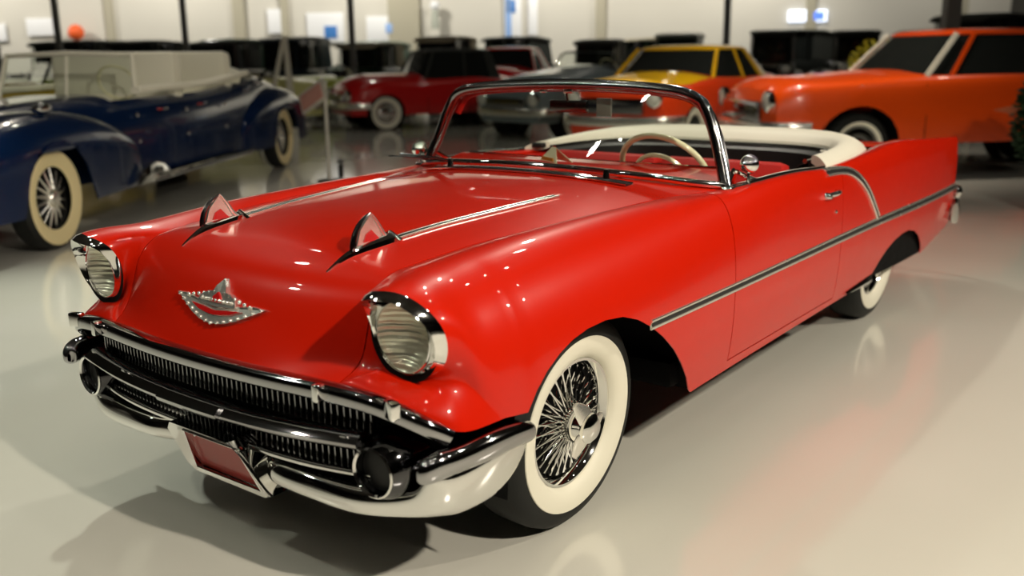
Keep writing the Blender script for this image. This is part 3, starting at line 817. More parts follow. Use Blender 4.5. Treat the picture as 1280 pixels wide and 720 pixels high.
# black well lip around the rear seat and bright rail
G = []
def horse(k, rx, ry, y0):
    a = PI*k; c_ = math.cos(a); return (rx*math.copysign(abs(c_)**.55, c_), y0+ry*math.sin(a)**.62)
NH = 48
lip = MB()
for (rx1, ry1, z1, rx2, ry2, z2) in ((.70, .62, .985, .76, .70, 1.02), (.76, .70, 1.02, .795, .76, 1.0)):
    G = []
    for k in range(NH+1):
        a, b = horse(k/NH, rx1, ry1, 2.10), horse(k/NH, rx2, ry2, 2.10)
        G.append([(a[0], a[1], z1-.25), (a[0], a[1], z1), (b[0], b[1], z2)])
    lip.grid(G)
lip.build('top_well_lip', BLACK, car, recalc=True, solid=.006)
MB().tube([(*horse(k/NH, .735, .665, 2.10), 1.012) for k in range(NH+1)], .012, 8).build('well_rail', CHROME, car)
# cream boot over the folded top (horseshoe, puffed)
G = []
for k in range(NH+1):
    u = k/NH; sn = math.sin(PI*u); w0 = .0
    ci = horse(u, .765, .70, 2.10); co = horse(u, .874, 1.22, 2.0)
    row = []
    zi, zo = 1.035, 1.005
    hump = .022+.062*sn**.7
    for j in range(13):
        s = j/12; x = ci[0]+(co[0]-ci[0])*s; y = ci[1]+(co[1]-ci[1])*s
        z = zi+(zo-zi)*s+hump*math.sin(PI*min(1, s*1.0))**.6*(1-.25*s)
        row.append((x, y, z))
    row = [(ci[0], ci[1], zi-.03)]+row+[(co[0], co[1], zo-.03)]
    G.append(row)
bt = MB().grid(G); bt.cap(G[0]); bt.cap(G[-1], True)
boot = bt.build('folded_top_cover', BOOTM, car, recalc=True)
for s in (-1,):
    MB().box((s*.80, 2.045, 1.022), (.07, .05, .03), b=.010).build('cover_end', BLACK, boot)
# trunk deck and tail
G = []
for i in range(17):
    u = i/16; y = 3.05+1.40*u
    row = []
    for j in range(-12, 13):
        v = j/12; xm_ = float(crest_x(y))-.05; row.append((xm_*v, y, float(crest_z(y))-.03-.05*u+.03*(1-v*v)-.12*u**6))
    G.append(row)
MB().grid(G, flip=True).build('trunk_lid', RED, car, solid=.01)
G = []
for i in range(13):
    z = .90-.55*i/12; G.append([(float(wide_x(4.45))*.96*v, 4.45+.05*(1-v*v)*math.sin(PI*(i/12)), z) for v in np.linspace(-1, 1, 21)])
MB().grid(G).build('tail_panel', RED, car, recalc=True, solid=.01)
for s in (1, -1):
    tl = MB().lathe([(.055, 0), (.06, .03), (.052, .05), (.045, .052)], (s*.80, 4.47, .72), (0, 1, 0), 28).build('taillight', CHROME, car)
    MB().lathe([(.047, .045), (.035, .062), (0, .068)], (s*.80, 4.47, .72), (0, 1, 0), 24).build('taillight_lens', LENS_RED, tl)
rbp = bar_path([(0, 4.62, .46), (.5, 4.61, .46), (.80, 4.56, .46), (.905, 4.46, .46), (.925, 4.36, .46)], 60)
rbm = MB().sweep(rbp, rect(.022, .065, .6)).build('rear_bumper', CHROME, car)
for s in (1, -1):
    mb = MB()
    mb.lathe([(0, .03), (.03, .024), (.045, .0), (.045, -.03), (.03, -.05)], (s*.885, 4.50, .59), (0, 1, 0), 24)
    mb.box((s*.885, 4.505, .48), (.05, .07, .20), b=.018); mb.box((s*.885, 4.50, .58), (.07, .06, .09), b=.02)
    mb.build('rear_bumper_guard', CHROME, rbm)
# rear-view mirror inside the windshield
mr_ = MB(); mr_.tube([(-.02, 1.175, 1.38), (-.03, 1.19, 1.35), (-.03, 1.20, 1.325)], .006, 6)
mr_.box((-.03, 1.205, 1.300), (.20, .022, .055), b=.010)
mo = mr_.build('rear_view_mirror', CHROME_D, ws)
MB().box((-.03, 1.218, 1.300), (.185, .003, .045), b=.001).build('mirror_glass', CHROME, mo)
cl = MB(); cl.box((.0, 1.165, 1.372), (.05, .03, .025), b=.006); cl.box((-.14, 1.165, 1.370), (.03, .02, .02), b=.005); cl.build('header_latch', CHROME, ws)
sv = MB().box((.16, 1.20, 1.30), (.075, .012, .08), b=.004); sv.build('sun_visor', mat('visor_plastic', (.16, .17, .15), .4), ws)

#BG0
# ================================================================== THE OTHER CARS
def paint(name, col, rough=.3): return mat(name, col, rough, 0, .6, .4, coat_rough=.05)
DGLASS = mat('dark_car_glass', (.012, .014, .013), .05, 0, 0, .6)
WHEELS = {}
def wheel_kit(r, kind):
    """meshes of one wheel, outer face +x, shared by every copy"""
    k = (round(r, 3), kind)
    if k in WHEELS: return WHEELS[k]
    q = r/.365; O = (0, 0, 0); out = []
    ty = MB().lathe([(.225*q, -.07), (.30*q, -.10), (.34*q, -.095), (.365*q, -.06), (.365*q, .06), (.34*q, .095), (.30*q, .10), (.225*q, .07)], O, n=36)
    if kind == 'wire':
        sp = MB()
        for j in range(16):
            a = 2*PI*j/16
            for da in (.2, -.2): sp.tube([V(.07, .04*q*math.cos(a), .04*q*math.sin(a)), V(.03, .22*q*math.cos(a+da), .22*q*math.sin(a+da))], .006, 4, caps=False)
        sp.lathe([(0, .10), (.05*q, .09), (.07*q, .06), (.07*q, .0)], O, n=20); hub = sp
    else:
        hub = MB().lathe([(0, .085), (.05*q, .088), (.12*q, .066), (.155*q, .078), (.19*q, .066), (.225*q, .07)], O, n=30)
    ww = MB().lathe([(.335*q, .097), (.30*q, .104), (.225*q, .074)] if kind != 'narrow' else [(.275*q, .103), (.235*q, .078)], O, n=36) if kind != 'plain' else None
    bk = MB().lathe([(0, .01), (.225*q, .02)], O, n=24)
    WHEELS[k] = (ty, hub, ww, bk, {}); return WHEELS[k]
def put_wheels(car_, r, track, ys, kind='cap', wwm=None, zc=None, hubm=None):
    ty, hub, ww, bk, cache = wheel_kit(r, kind)
    for y in ys:
        for s in (1, -1):
            if not cache:
                t = ty.build('wheel', TYRE, car_); cache['w'] = t
                h_ = hub.build('hubcap', hubm or CHROME, t); cache['c'] = [h_]
                cache['c'].append(bk.build('wheel_disc', BLACKM, t))
                if ww: cache['c'].append(ww.build('whitewall', wwm or WWALL, t))
            else:
                t = cache['w'].copy(); COL.objects.link(t); t.parent = car_
                for c_ in cache['c']:
                    e = c_.copy(); COL.objects.link(e); e.parent = t
            t.location = (s*track, y, zc or r); t.rotation_euler = (0, 0, 0 if s > 0 else PI)

def car_root(name, label, cat, s, d, phi, group=None):
    """phi: direction of the nose, degrees from SIDE towards DEEP"""
    return empty(name, h0(s, d), label, cat, group, rz=HALL_ROT+math.radians(phi)+PI/2)
def h0(s, d, z=0): return V(CAM[0], CAM[1], 0)+SIDE*s+DEEP*d+V(0, 0, z)

def street_car(name, label, s, d, phi, P, cat='car', group=None):
    """P: L length, W width, prof [(y, crest z)], wide [(y, half width)], top, colours, wheels"""
    c = car_root(name, label, cat, s, d, phi, group)
    L, r = P['L'], P.get('r', .36); yf, yr = P.get('yf', .17*L), P.get('yr', .77*L); ra = P.get('ra', r*1.12)
    k_ = P.get('k', 1.0); paint_, roofm = P['col'], P.get('roofcol', P['col']); W2 = P['W']/2
    cz = nspline(*zip(*P['prof'])); wf = lin(*zip(*P.get('wide', [(0, .80), (.05, .90), (.15, .98), (.3, 1), (.7, 1), (.9, .95), (1, .86)])))
    czf = lambda y: float(cz(y/L))*k_; wx = lambda y: wf(y/L)*W2
    sill = P.get('sill', .30)*k_; inset = P.get('inset', .10)
    def zb(y):
        for yc in (yf, yr):
            q = 1-((y-yc)/ra)**2
            if q > 0: return max(sill, r+ra*math.sqrt(q)*.96)
        return sill
    st = sorted(set([round(L*i/56, 4) for i in range(57)]+[round(yc+ra*q, 4) for yc in (yf, yr) for q in (-1.01, -.995, -.97, -.9, -.75, .75, .9, .97, .995, 1.01)]))
    def row(y):
        z1, z0, xm = czf(y), min(zb(y), czf(y)-.06), wx(y); xc = xm-inset; zs = min(.62*k_, z1-.05); out = []
        for i in range(15):
            t = i/14; z = z1+(z0-z1)*t
            if z > zs: q = (z-zs)/(z1-zs); x = xc+(xm-xc)*(1-q**2.6)**(1/2.2)
            else: x = xm-.04*((zs-z)/.3)**2
            out.append((x, y, z))
        return out
    c0, c1 = P['cab'][0]*L, P['cab'][1]*L; opened = P['top'] == 'open'
    crown = P.get('crown', .05)
    bl, up, lo = MB(), MB(), MB()
    rows = [row(y) for y in st]
    side = bl.grid(rows); bl.grid([[(-x, y, z) for x, y, z in r_] for r_ in rows], flip=True)
    def deck(ys):
        G = []
        for y in ys:
            x1 = wx(y)-inset; G.append([(x1*v, y, czf(y)+crown*(1-abs(v)**2.4)-P.get('dip', 0)*(abs(v) > .7)*(abs(v) < .95)) for v in np.linspace(-1, 1, 17)])
        return G
    fr, rr = [y for y in st if y <= c0+.001]+[c0], [c1]+[y for y in st if y >= c1-.001]
    seg = [fr, rr] if opened else [st]
    hoodm = P.get('hoodcol')
    if hoodm:
        o = MB().grid(deck(fr), flip=True).build('hood', hoodm, c); bl.grid(deck([y for y in st if y >= c0]), flip=True)
    else:
        for g in seg: bl.grid(deck(g), flip=True)
    for ri, fl_ in ((0, 1), (-1, -1)):
        R_ = rows[ri]; y = st[ri]; G = []
        for q in R_: G.append([(q[0]*v, y-fl_*.10*(1-v*v)*math.sin(PI*R_.index(q)/14), q[2]+crown*(1-abs(v)**2.4)*(1-R_.index(q)/14)) for v in np.linspace(-1, 1, 13)])
        bl.grid(G)
    bl.build('body', paint_, c, recalc=True, angle=45, merge=2e-3)
    MB().box((0, L*.5, sill+.14), (P['W']*.66, L*.92, .26), b=.05).build('underbody', BLACKM, c)
    for yc in (yf, yr):
        for s_ in (1, -1): MB().lathe([(ra*1.02, -.30), (ra*1.02, 0)], (s_*(W2-.06), yc, r), (s_, 0, 0), 20).build('wheel_well', BLACKM, c)
    put_wheels(c, r, W2-.15, (yf, yr), P.get('wheel', 'cap'))
    # greenhouse
    H = P.get('H', 1.5)*k_; zt = czf((c0+c1)/2)
    if not opened:
        b0, b1 = P.get('roof', (P['cab'][0]+.10, P['cab'][1]-.10)); b0 *= L; b1 *= L; ti = P.get('tuck', .17)
        G = []; n = 24
        def loop(y0, y1, xw, z, pw=.28):
            o = []
            for i in range(48):
                a = 2*PI*i/48; ca, sa = math.cos(a), math.sin(a)
                o.append((xw*math.copysign(abs(ca)**pw, ca), (y0+y1)/2+(y1-y0)/2*math.copysign(abs(sa)**pw, sa), z))
            return o
        xb = W2-inset-.01
        low, high = loop(c0, c1, xb, zt-.01), loop(b0, b1, xb-ti, H-.07)
        MB().grid([low, high], cv=True).build('window_glass', DGLASS, c, recalc=True, angle=60)
        roof = MB()
        rings = [[np.array(p)+np.array([0, 0, dz]) for p in loop(b0-.02+e, b1+.02-e, xb-ti+.012-e*.9, H-.075)] for e, dz in ((0, 0), (.0, .02), (.06, .045), (.18, .065), (.40, .078))]
        roof.grid(rings, cv=True); roof.cap(rings[-1]); roof.cap(rings[0], True)
        roof.build('roof', roofm, c, recalc=True, angle=50)
        def along(f, w=.05, m=roofm, nm='roof_pillar'):
            for s_ in (1, -1):
                ya, yb = c0+(c1-c0)*f, b0+(b1-b0)*f; e = 1 if 0 < f < 1 else .93
                MB().sweep([(s_*xb*e, ya, zt-.01), (s_*(xb-ti)*e, yb, H-.06)], [(-w/2, -.015), (w/2, -.015), (w/2, .015), (-w/2, .015)], upv=(s_, 0, .3)).build(nm, m, c)
        along(.03, .055, P.get('pillarcol', roofm)); along(P.get('bpil', .52), .045); 
        MB_ = MB(); q0, q1 = (c0+(c1-c0)*P.get('cpil', .84), c1), (b0+(b1-b0)*P.get('cpil', .84), b1)
        for s_ in (1, -1):
            G = [[(s_*(xb+.008)*e, y, zt-.01) for y, e in ((q0[0], 1), ((q0[0]+c1)/2, .995), (c1-.02, .93))], [(s_*(xb-ti+.008)*e, y, H-.06) for y, e in ((q1[0], 1), ((q1[0]+b1)/2, .995), (b1-.02, .93))]]
            MB().grid(G).build('rear_roof_pillar', roofm, c, recalc=True, solid=.02)
    else:
        MB().box((0, (c0+c1)/2, .42*k_), (P['W']*.80, (c1-c0)*.96, .05)).build('cabin_floor', BLACKM, c)
        inn = P.get('inner', REDVINYL)
        for s_ in (1, -1): MB().box((s_*(W2-inset-.05), (c0+c1)/2, (zt+.42*k_)/2), (.04, c1-c0, zt-.42*k_), b=.01).build('door_card', inn, c)
        MB().box((0, c0+.10, zt-.12), (P['W']*.78, .16, .22), b=.04).build('dashboard', paint_, c)
        for f in P.get('seats', (.50, .86)):
            y = c0+(c1-c0)*f; MB().box((0, y-.25, .62*k_), (P['W']*.72, .5, .22), b=.06).build('seat', inn, c); MB().box((0, y, zt-.14), (P['W']*.72, .16, .42), b=.06).build('seat_back', inn, c)
        zw = H; pts = [(-W2+.20, c0+.02, zt-.01), (-W2+.27, c0+.20, zw-.05), (-W2+.34, c0+.23, zw), (0, c0+.20, zw+.02), (W2-.34, c0+.23, zw), (W2-.27, c0+.20, zw-.05), (W2-.20, c0+.02, zt-.01)]
        wfm = MB().tube(pts, .022, 8).build('windshield_frame', P.get('framecol', CHROME), c)
        MB().grid([[(x, c0+.03, zt), (x*.93, c0+.19, zw)] for x in np.linspace(-W2+.2, W2-.2, 12)]).build('windshield', GLASS, c)
        sc2 = V(.36, c0+.42, zt+.03); MB().tube([sc2+V(math.cos(a)*.20, -.10*math.sin(a), .17*math.sin(a)) for a in np.linspace(0, 2*PI, 28, endpoint=False)], .014, 6, closed=True).build('steering_wheel', IVORY, c)
        if P.get('boot'):
            G = []
            for i in range(25):
                u = i/24; x = (u*2-1)*(W2-inset-.02); e = (1-abs(u*2-1)**4)
                G.append([(x, c1-.10, zt-.02), (x, c1-.12, zt+.05+.10*e), (x, c1+.05, zt+.08+.16*e), (x, c1+.28, zt+.06+.12*e), (x, c1+.40, zt)])
            MB().grid(G).build('folded_top', P['boot'], c, recalc=True)
    # front and rear furniture
    w0 = wx(.02*L); bz = .50*k_
    for nm, y0, sg, hh in (('front_bumper', -.10, 1, .07), ('rear_bumper', L+.10, -1, .06)):
        path = [(-wx(.1*L)-.02, y0+sg*.45, bz), (-w0*1.02, y0+sg*.12, bz), (-w0*.6, y0, bz-.01), (0, y0-sg*.03, bz-.015), (w0*.6, y0, bz-.01), (w0*1.02, y0+sg*.12, bz), (wx(.1*L)+.02, y0+sg*.45, bz)]
        MB().sweep(sample(path, 30), rect(.04, P.get('bh', hh), .5)).build(nm, CHROME_S, c)
    zg = czf(.02*L); gz = (bz+zg)/2-.02
    MB().box((0, -.10, gz), (w0*1.25, .08, max(.08, (zg-bz)*.5)), b=.03).build('grille', CHROME_D, c)
    for s_ in (1, -1):
        cc = V(s_*w0*.80, -.02, zg-.14); hl = MB().lathe([(.12, .0), (.125, .06), (.105, .075), (.10, .05)], cc, (0, -1, 0), 20).build('headlight', CHROME, c)
        MB().lathe([(.102, .05), (.06, .07), (0, .075)], cc, (0, -1, 0), 20).build('lens', P.get('lens', LENSW), hl)
        MB().lathe([(.07, .0), (.075, .05), (.04, .08), (0, .085)], V(s_*wx(L)*.86, L-.02, zg-.16), (0, 1, 0), 16).build('taillight', LENS_RED, c)
        if P.get('spear'):
            y0, y1, z0, z1, sm = P['spear']; G = []
            for i in range(13):
                t = i/12; y = (y0+(y1-y0)*t)*L; hw = (z1-z0)*math.sin(min(1, t*2.2)*PI/2)**.7*.5; zc_ = (z0+z1)/2*k_
                G.append([(s_*(wx(y)+.006), y, zc_-hw), (s_*(wx(y)+.016), y, zc_), (s_*(wx(y)+.006), y, zc_+hw)])
            MB().grid(G).build('side_flash', sm, c, recalc=True, solid=.008)
        # door outline and handle
        y0, y1 = c0+.06, c0+(c1-c0)*.55
        MB().tube([(s_*(wx(y0)-.004), y0, sill+.03), (s_*(wx(y0)+.001), y0, .62*k_), (s_*(wx(y0)-inset*.35), y0, czf(y0)-.08)], .005, 4).build('door_seam', BLACKM, c)
        MB().tube([(s_*(wx(y1)-.004), y1, sill+.03), (s_*(wx(y1)+.001), y1, .62*k_), (s_*(wx(y1)-inset*.35), y1, czf(y1)-.08)], .005, 4).build('door_seam', BLACKM, c)
        MB().box((s_*(wx(y1)+.012), y1-.12, zt-.14), (.03, .12, .025), b=.01).build('door_handle', CHROME, c)
    return c
LENSW = mat('lamp_lens', (.75, .74, .68), .15, coat=.6)
P50 = [(0, .84), (.02, .90), (.08, .93), (.25, .98), (.4, .985), (.6, .97), (.8, .98), (.95, .93), (1, .86)]

# orange fifties two-door sedan, right
ORANGE = paint('orange_red_paint', (.80, .075, .004)); TERRA = mat('terracotta_paint', (.55, .14, .06), .4, coat=.3)
street_car('sedan_car', 'large orange red fifties two-door car with whitewalls, standing behind the convertible tail', 2.95, 12.1, 189,
    dict(L=5.6, W=2.05, r=.40, k=1.16, H=1.50, prof=[(0, .86), (.02, .93), (.08, .98), (.25, 1.02), (.4, 1.04), (.6, 1.04), (.8, 1.04), (.95, .99), (1, .90)], cab=(.30, .82), roof=(.385, .745), top='hardtop', col=ORANGE, sill=.37, pillarcol=BOOTM, bpil=.14, spear=(.46, .86, .60, .78, TERRA), yf=.95, yr=4.35, ra=.50, crown=.07, wheel='narrow', bh=.13))
# yellow over red coupe
YEL = paint('yellow_paint', (.90, .52, .005)); REDO = paint('orange_red_coupe_paint', (.72, .05, .008))
street_car('coupe_car', 'two-tone coupe, yellow hood and roof over red sides, behind the windshield header', 1.5, 14.0, 236,
    dict(L=4.8, W=1.9, r=.38, k=1.13, H=1.42, prof=P50, cab=(.30, .84), roof=(.42, .70), top='hardtop', col=REDO, roofcol=YEL, hoodcol=YEL, pillarcol=YEL, crown=.10, cpil=.80))
# grey blue car
SILB = paint('grey_blue_paint', (.20, .25, .27))
street_car('roadster_car', 'silvery grey blue open car with low sloping hood, left of the yellow and red coupe', 0.0, 17.6, 226,
    dict(L=4.7, W=1.85, r=.35, H=1.50, prof=[(0, .80), (.05, .92), (.2, 1.04), (.4, 1.16), (.7, 1.15), (.9, 1.05), (1, .90)], cab=(.42, .70), top='open', col=SILB, inner=mat('grey_leather', (.12, .13, .14), .5), seats=(.7,), crown=.12))
# red cars
RED2 = paint('crimson_paint', (.55, .006, .006)); RED3 = paint('dark_red_paint', (.30, .01, .008)); RED4 = paint('bright_red_paint', (.75, .008, .010))
BTOP = mat('black_canvas', (.02, .022, .018), .8); TANW = mat('tan_canvas', (.45, .40, .28), .8)
street_car('soft_top_car', 'red car with black top and pale windows, seen past the left end of the windshield', -3.5, 20.5, 207,
    dict(L=4.0, W=1.8, r=.35, H=1.62, prof=[(0, .80), (.05, .90), (.2, .98), (.5, 1.0), (.8, .98), (1, .80)], cab=(.38, .84), roof=(.45, .80), top='hardtop', col=RED2, roofcol=BTOP, crown=.14))
street_car('coupe_car', 'bright red rounded coupe, right of the red soft-top car', -.6, 24.2, 255,
    dict(L=4.5, W=1.85, r=.36, H=1.66, prof=[(0, .85), (.05, .95), (.2, 1.02), (.5, 1.04), (.8, 1.0), (1, .75)], cab=(.40, .88), roof=(.48, .70), top='hardtop', col=RED4, crown=.16))
# left side cars behind the blue one
LIME = paint('lime_paint', (.34, .42, .04)); YOL = paint('mustard_paint', (.50, .36, .01)); PYEL = paint('pale_yellow_paint', (.62, .62, .26)); MAR = paint('maroon_paint', (.12, .008, .006))
street_car('roadster_car', 'mustard yellow open car at the left edge, beyond the maroon one', -9.6, 15.4, 214,
    dict(L=4.4, W=1.8, r=.36, H=1.45, prof=[(0, .90), (.1, 1.02), (.4, 1.08), (.7, 1.08), (1, .95)], cab=(.45, .8), top='open', col=YOL, inner=BLACK, seats=(.7,), framecol=BLACK, crown=.08))
street_car('roadster_car', 'olive lime open car, partly hidden behind the cream seats of the blue tourer', -11.2, 19.6, 216,
    dict(L=4.4, W=1.8, r=.36, H=1.45, prof=[(0, .86), (.1, .98), (.4, 1.05), (.7, 1.05), (1, .9)], cab=(.45, .8), top='open', col=LIME, inner=BLACK, seats=(.7,), crown=.08))
street_car('sedan_car', 'pale yellow car seen over the trunk of the blue tourer', -8.2, 19.3, 205,
    dict(L=4.4, W=1.8, r=.36, H=1.40, prof=[(0, .88), (.1, 1.0), (.4, 1.08), (.7, 1.08), (1, .95)], cab=(.5, .8), top='open', col=PYEL, inner=TANW, seats=(.7,), framecol=BLACK, crown=.06))
street_car('roadster_car', 'lime green low car behind the information stand', -6.3, 23.4, 200,
    dict(L=4.2, W=1.75, r=.34, H=1.25, prof=[(0, .72), (.1, .86), (.4, .98), (.7, .98), (1, .85)], cab=(.5, .8), top='open', col=LIME, inner=BLACK, seats=(.7,), framecol=BLACK, crown=.06))
street_car('roadster_car', 'dark maroon car at the left edge, nearer than the mustard yellow one', -10.4, 11.9, 190,
    dict(L=4.4, W=1.8, r=.36, H=1.38, prof=[(0, .82), (.1, .94), (.4, 1.02), (.7, 1.02), (1, .9)], cab=(.45, .8), top='open', col=MAR, inner=BOOTM, seats=(.7,), framecol=BLACK, crown=.06))

# ---- long dark blue tourer on the left
def blue_tourer():
    c = empty('touring_car', h0(-4.74, 6.75), 'long dark blue open tourer with cream seats, whitewalls and running boards, on the left', 'car', rz=HALL_ROT+math.radians(-90-5.6)+PI/2)
    BLUE = paint('navy_blue_paint', (.002, .012, .05), .22); CREAM = mat('cream_leather', (.88, .86, .72), .5)
    L = 8.6; r = .42; yf, yr = 1.25, 7.05; W2 = .98
    cz = nspline([0, .6, 1.6, 2.6, 3.6, 5.0, 6.2, 7.2, 8.1, 8.6], [.92, 1.05, 1.14, 1.18, 1.20, 1.22, 1.30, 1.26, 1.02, .72])
    hw = nspline([0, .6, 1.6, 2.6, 3.6, 5.5, 6.8, 7.8, 8.6], [.30, .38, .50, .66, .80, .84, .80, .66, .42])
    # hull
    G = []
    ys = np.linspace(0, L, 60)
    def sec(y, z0=.40):
        x, z = float(hw(y)), float(cz(y)); return [(x*math.sin(a)**.42 if a > 0 else 0, y, z0+(z-z0)*abs(math.cos(a))**.42 if a < PI/2 else z0) for a in np.linspace(0, PI/2, 16)]
    cut = lambda y: 3.0 < y < 6.05
    bodyb = MB()
    for s_ in (1, -1):
        for seg_, hole in ((ys[ys <= 3.02], 0), (ys[(ys >= 2.9) & (ys <= 6.15)], 1), (ys[ys >= 6.0], 0)):
            rows = [[(s_*p[0], p[1], p[2]) for p in sec(y)] for y in seg_]
            if hole: rows = [r_[6:] for r_ in rows]
            bodyb.grid(rows, flip=s_ < 0)
    bodyb.cap([(x, 0, z) for x, y, z in sec(0)]+[(-x, 0, z) for x, y, z in sec(0)[::-1]])
    bodyb.build('body', BLUE, c, recalc=True, angle=50, merge=2e-3)
    # fenders: teardrop shells over each wheel
    for nm, yc, y0, y1, zt in (('front_fender', yf, -.15, 3.0, 1.12), ('rear_fender', yr, 5.5, 8.35, 1.12)):
        for s_ in (1, -1):
            G = []; n = 26
            for i in range(n+1):
                t = i/n; y = y0+(y1-y0)*t; q = (y-yc)/((yc-y0) if y < yc else (y1-yc)); e = max(0, 1-abs(q)**2.2)**.5; ztop = .46+(zt-.46)*e
                ar = 1-((y-yc)/(r*1.16))**2; zb = max(.34 if y < y1-.05 else .32, r+r*1.13*math.sqrt(ar)) if ar > 0 else .34
                zb = min(zb, ztop-.05); rr = []
                for k in range(13):
                    a = PI*.62*k/12-.12*PI*0
                    xc_ = .55; 
                    if k <= 6: a = PI/2*k/6; rr.append((s_*(xc_+.42*math.sin(a)**.7*(.55+.45*e)), y, ztop-.30*e*(1-math.cos(a)**.8) if a < PI/2 else ztop-.30*e))
                    else: rr.append((s_*(xc_+.42*(.55+.45*e)), y, (ztop-.30*e)+(zb-(ztop-.30*e))*(k-6)/6))
                rr[:0] = [(s_*.38, y, ztop-.10*e)]
                G.append(rr)
            MB().grid(G).build(nm, BLUE, c, recalc=True, solid=.015, angle=50)
    for s_ in (1, -1):
        MB().box((s_*.82, 4.25, .36), (.30, 2.7, .05), b=.02).build('running_board', CHROME_D, c)
        MB().tube([(s_*.975, 2.9, .39), (s_*.975, 5.6, .39)], .022, 6).build('running_board_trim', CHROME, c)
        m_ = MB(); G = []
        for i in range(9):
            t = i/8; y = 2.55+.75*t; G.append([(s_*.955, y, .34), (s_*(.985), y, .36+.14*math.sin(PI*t)**.6*.6), (s_*.955, y, .36+.17*math.sin(PI*t)**.6)])
        m_.grid(G).build('splash_shield', CHROME, c, recalc=True, solid=.01)
        fl_ = MB().sphere((s_*.62, .55, 1.00), .13, 12, (1, 1.5, 1)).build('headlight', CHROME, c)
        MB().lathe([(.118, 0), (.08, .03), (0, .045)], (s_*.62, .45, 1.0), (0, -1, 0), 20).build('lens', LENSW, fl_)
        MB().sphere((s_*.80, 1.35, 1.14), .06, 8, (1, 2.0, .8)).build('fender_lamp', CHROME, c)
        for y in (3.35, 4.35): MB().tube([(s_*.835, y, 1.02), (s_*.875, y+.02, 1.02), (s_*.875, y+.14, 1.02)], .014, 6).build('door_handle', CHROME, c)
        for y in (3.1, 4.05, 5.1):
            for z in (.72, .98): MB().sphere((s_*(float(hw(y))+.004), y, z), .025, 6, (.6, 1, 1)).build('door_hinge', CHROME, c)
        m_ = MB()
        for k in range(2): m_.tube([(s_*.80, 6.35+.14*k, 1.235), (s_*.70, 6.37+.14*k, 1.275)], .03, 6)
        MB().tube([(s_*.83, 6.30, 1.18), (s_*.80, 6.55, 1.24)], .035, 8).build('rear_deck_lamp', CHROME, c)
        for y in (3.05,):
            pass
    put_wheels(c, r, .80, (yf, yr), 'wire', mat('cream_whitewall', (.80, .68, .38), .5), hubm=CHROME_S)
    # cockpit
    MB().box((0, 4.5, .60), (1.4, 3.0, .06)).build('cabin_floor', BLACKM, c)
    for y in (4.15, 5.6):
        MB().box((0, y-.28, .85), (1.36, .62, .30), b=.08).build('seat', CREAM, c)
        MB().box((0, y+.08, 1.26), (1.42, .24, .66), b=.09).build('seat_back', CREAM, c)
    for s_ in (1, -1):
        MB().sweep([(s_*.77, y, float(cz(y))+.025) for y in np.linspace(3.05, 6.05, 14)], rect(.05, .035, .6)).build('door_top_roll', CREAM, c)
    # windshields with cream frames
    for y, z1 in ((3.15, 1.56),):
        fr_ = MB().tube([(-.72, y, 1.16), (-.66, y+.12, z1), (0, y+.08, z1+.02), (.66, y+.12, z1), (.72, y, 1.16)], .028, 8).build('windshield_frame', CREAM, c)
        MB().tube([(0, y-.01, 1.18), (0, y+.08, z1)], .016, 6).build('center_post', CREAM, fr_)
        MB().grid([[(x, y, 1.18), (x*.93, y+.11, z1)] for x in np.linspace(-.7, .7, 9)]).build('windshield_glass', GLASS, fr_)
    # folded cream hood behind the rear seat
    G = []
    for i in range(21):
        u = i/20*2-1; e = 1-abs(u)**4; G.append([(u*.80, 5.75, 1.20), (u*.80, 5.80, 1.26+.10*e), (u*.80, 6.02, 1.30+.14*e), (u*.78, 6.25, 1.28+.08*e), (u*.76, 6.35, 1.22)])
    MB().grid(G).build('folded_top', CREAM, c, recalc=True)
    MB().tube([(.30+.0+math.cos(a)*.2, 3.62-.08*math.sin(a), 1.28+.17*math.sin(a)) for a in np.linspace(0, 2*PI, 24, endpoint=False)], .015, 6, closed=True).build('steering_wheel', IVORY, c)
    MB().sweep(sample([(-.85, .15, .45), (-.5, -.22, .46), (0, -.30, .46), (.5, -.22, .46), (.85, .15, .45)], 24), rect(.02, .05, .6)).build('front_bumper', CHROME, c)
    MB().sweep(sample([(-.85, 8.4, .45), (-.5, 8.75, .46), (0, 8.82, .46), (.5, 8.75, .46), (.85, 8.4, .45)], 24), rect(.02, .05, .6)).build('rear_bumper', CHROME, c)
    gg = MB(); 
    for k in range(11): gg.box((-.20+.04*k, -.03, .76), (.012, .03, .42))
    gg.build('grille', CHROME, c)
    return c
blue_tourer()

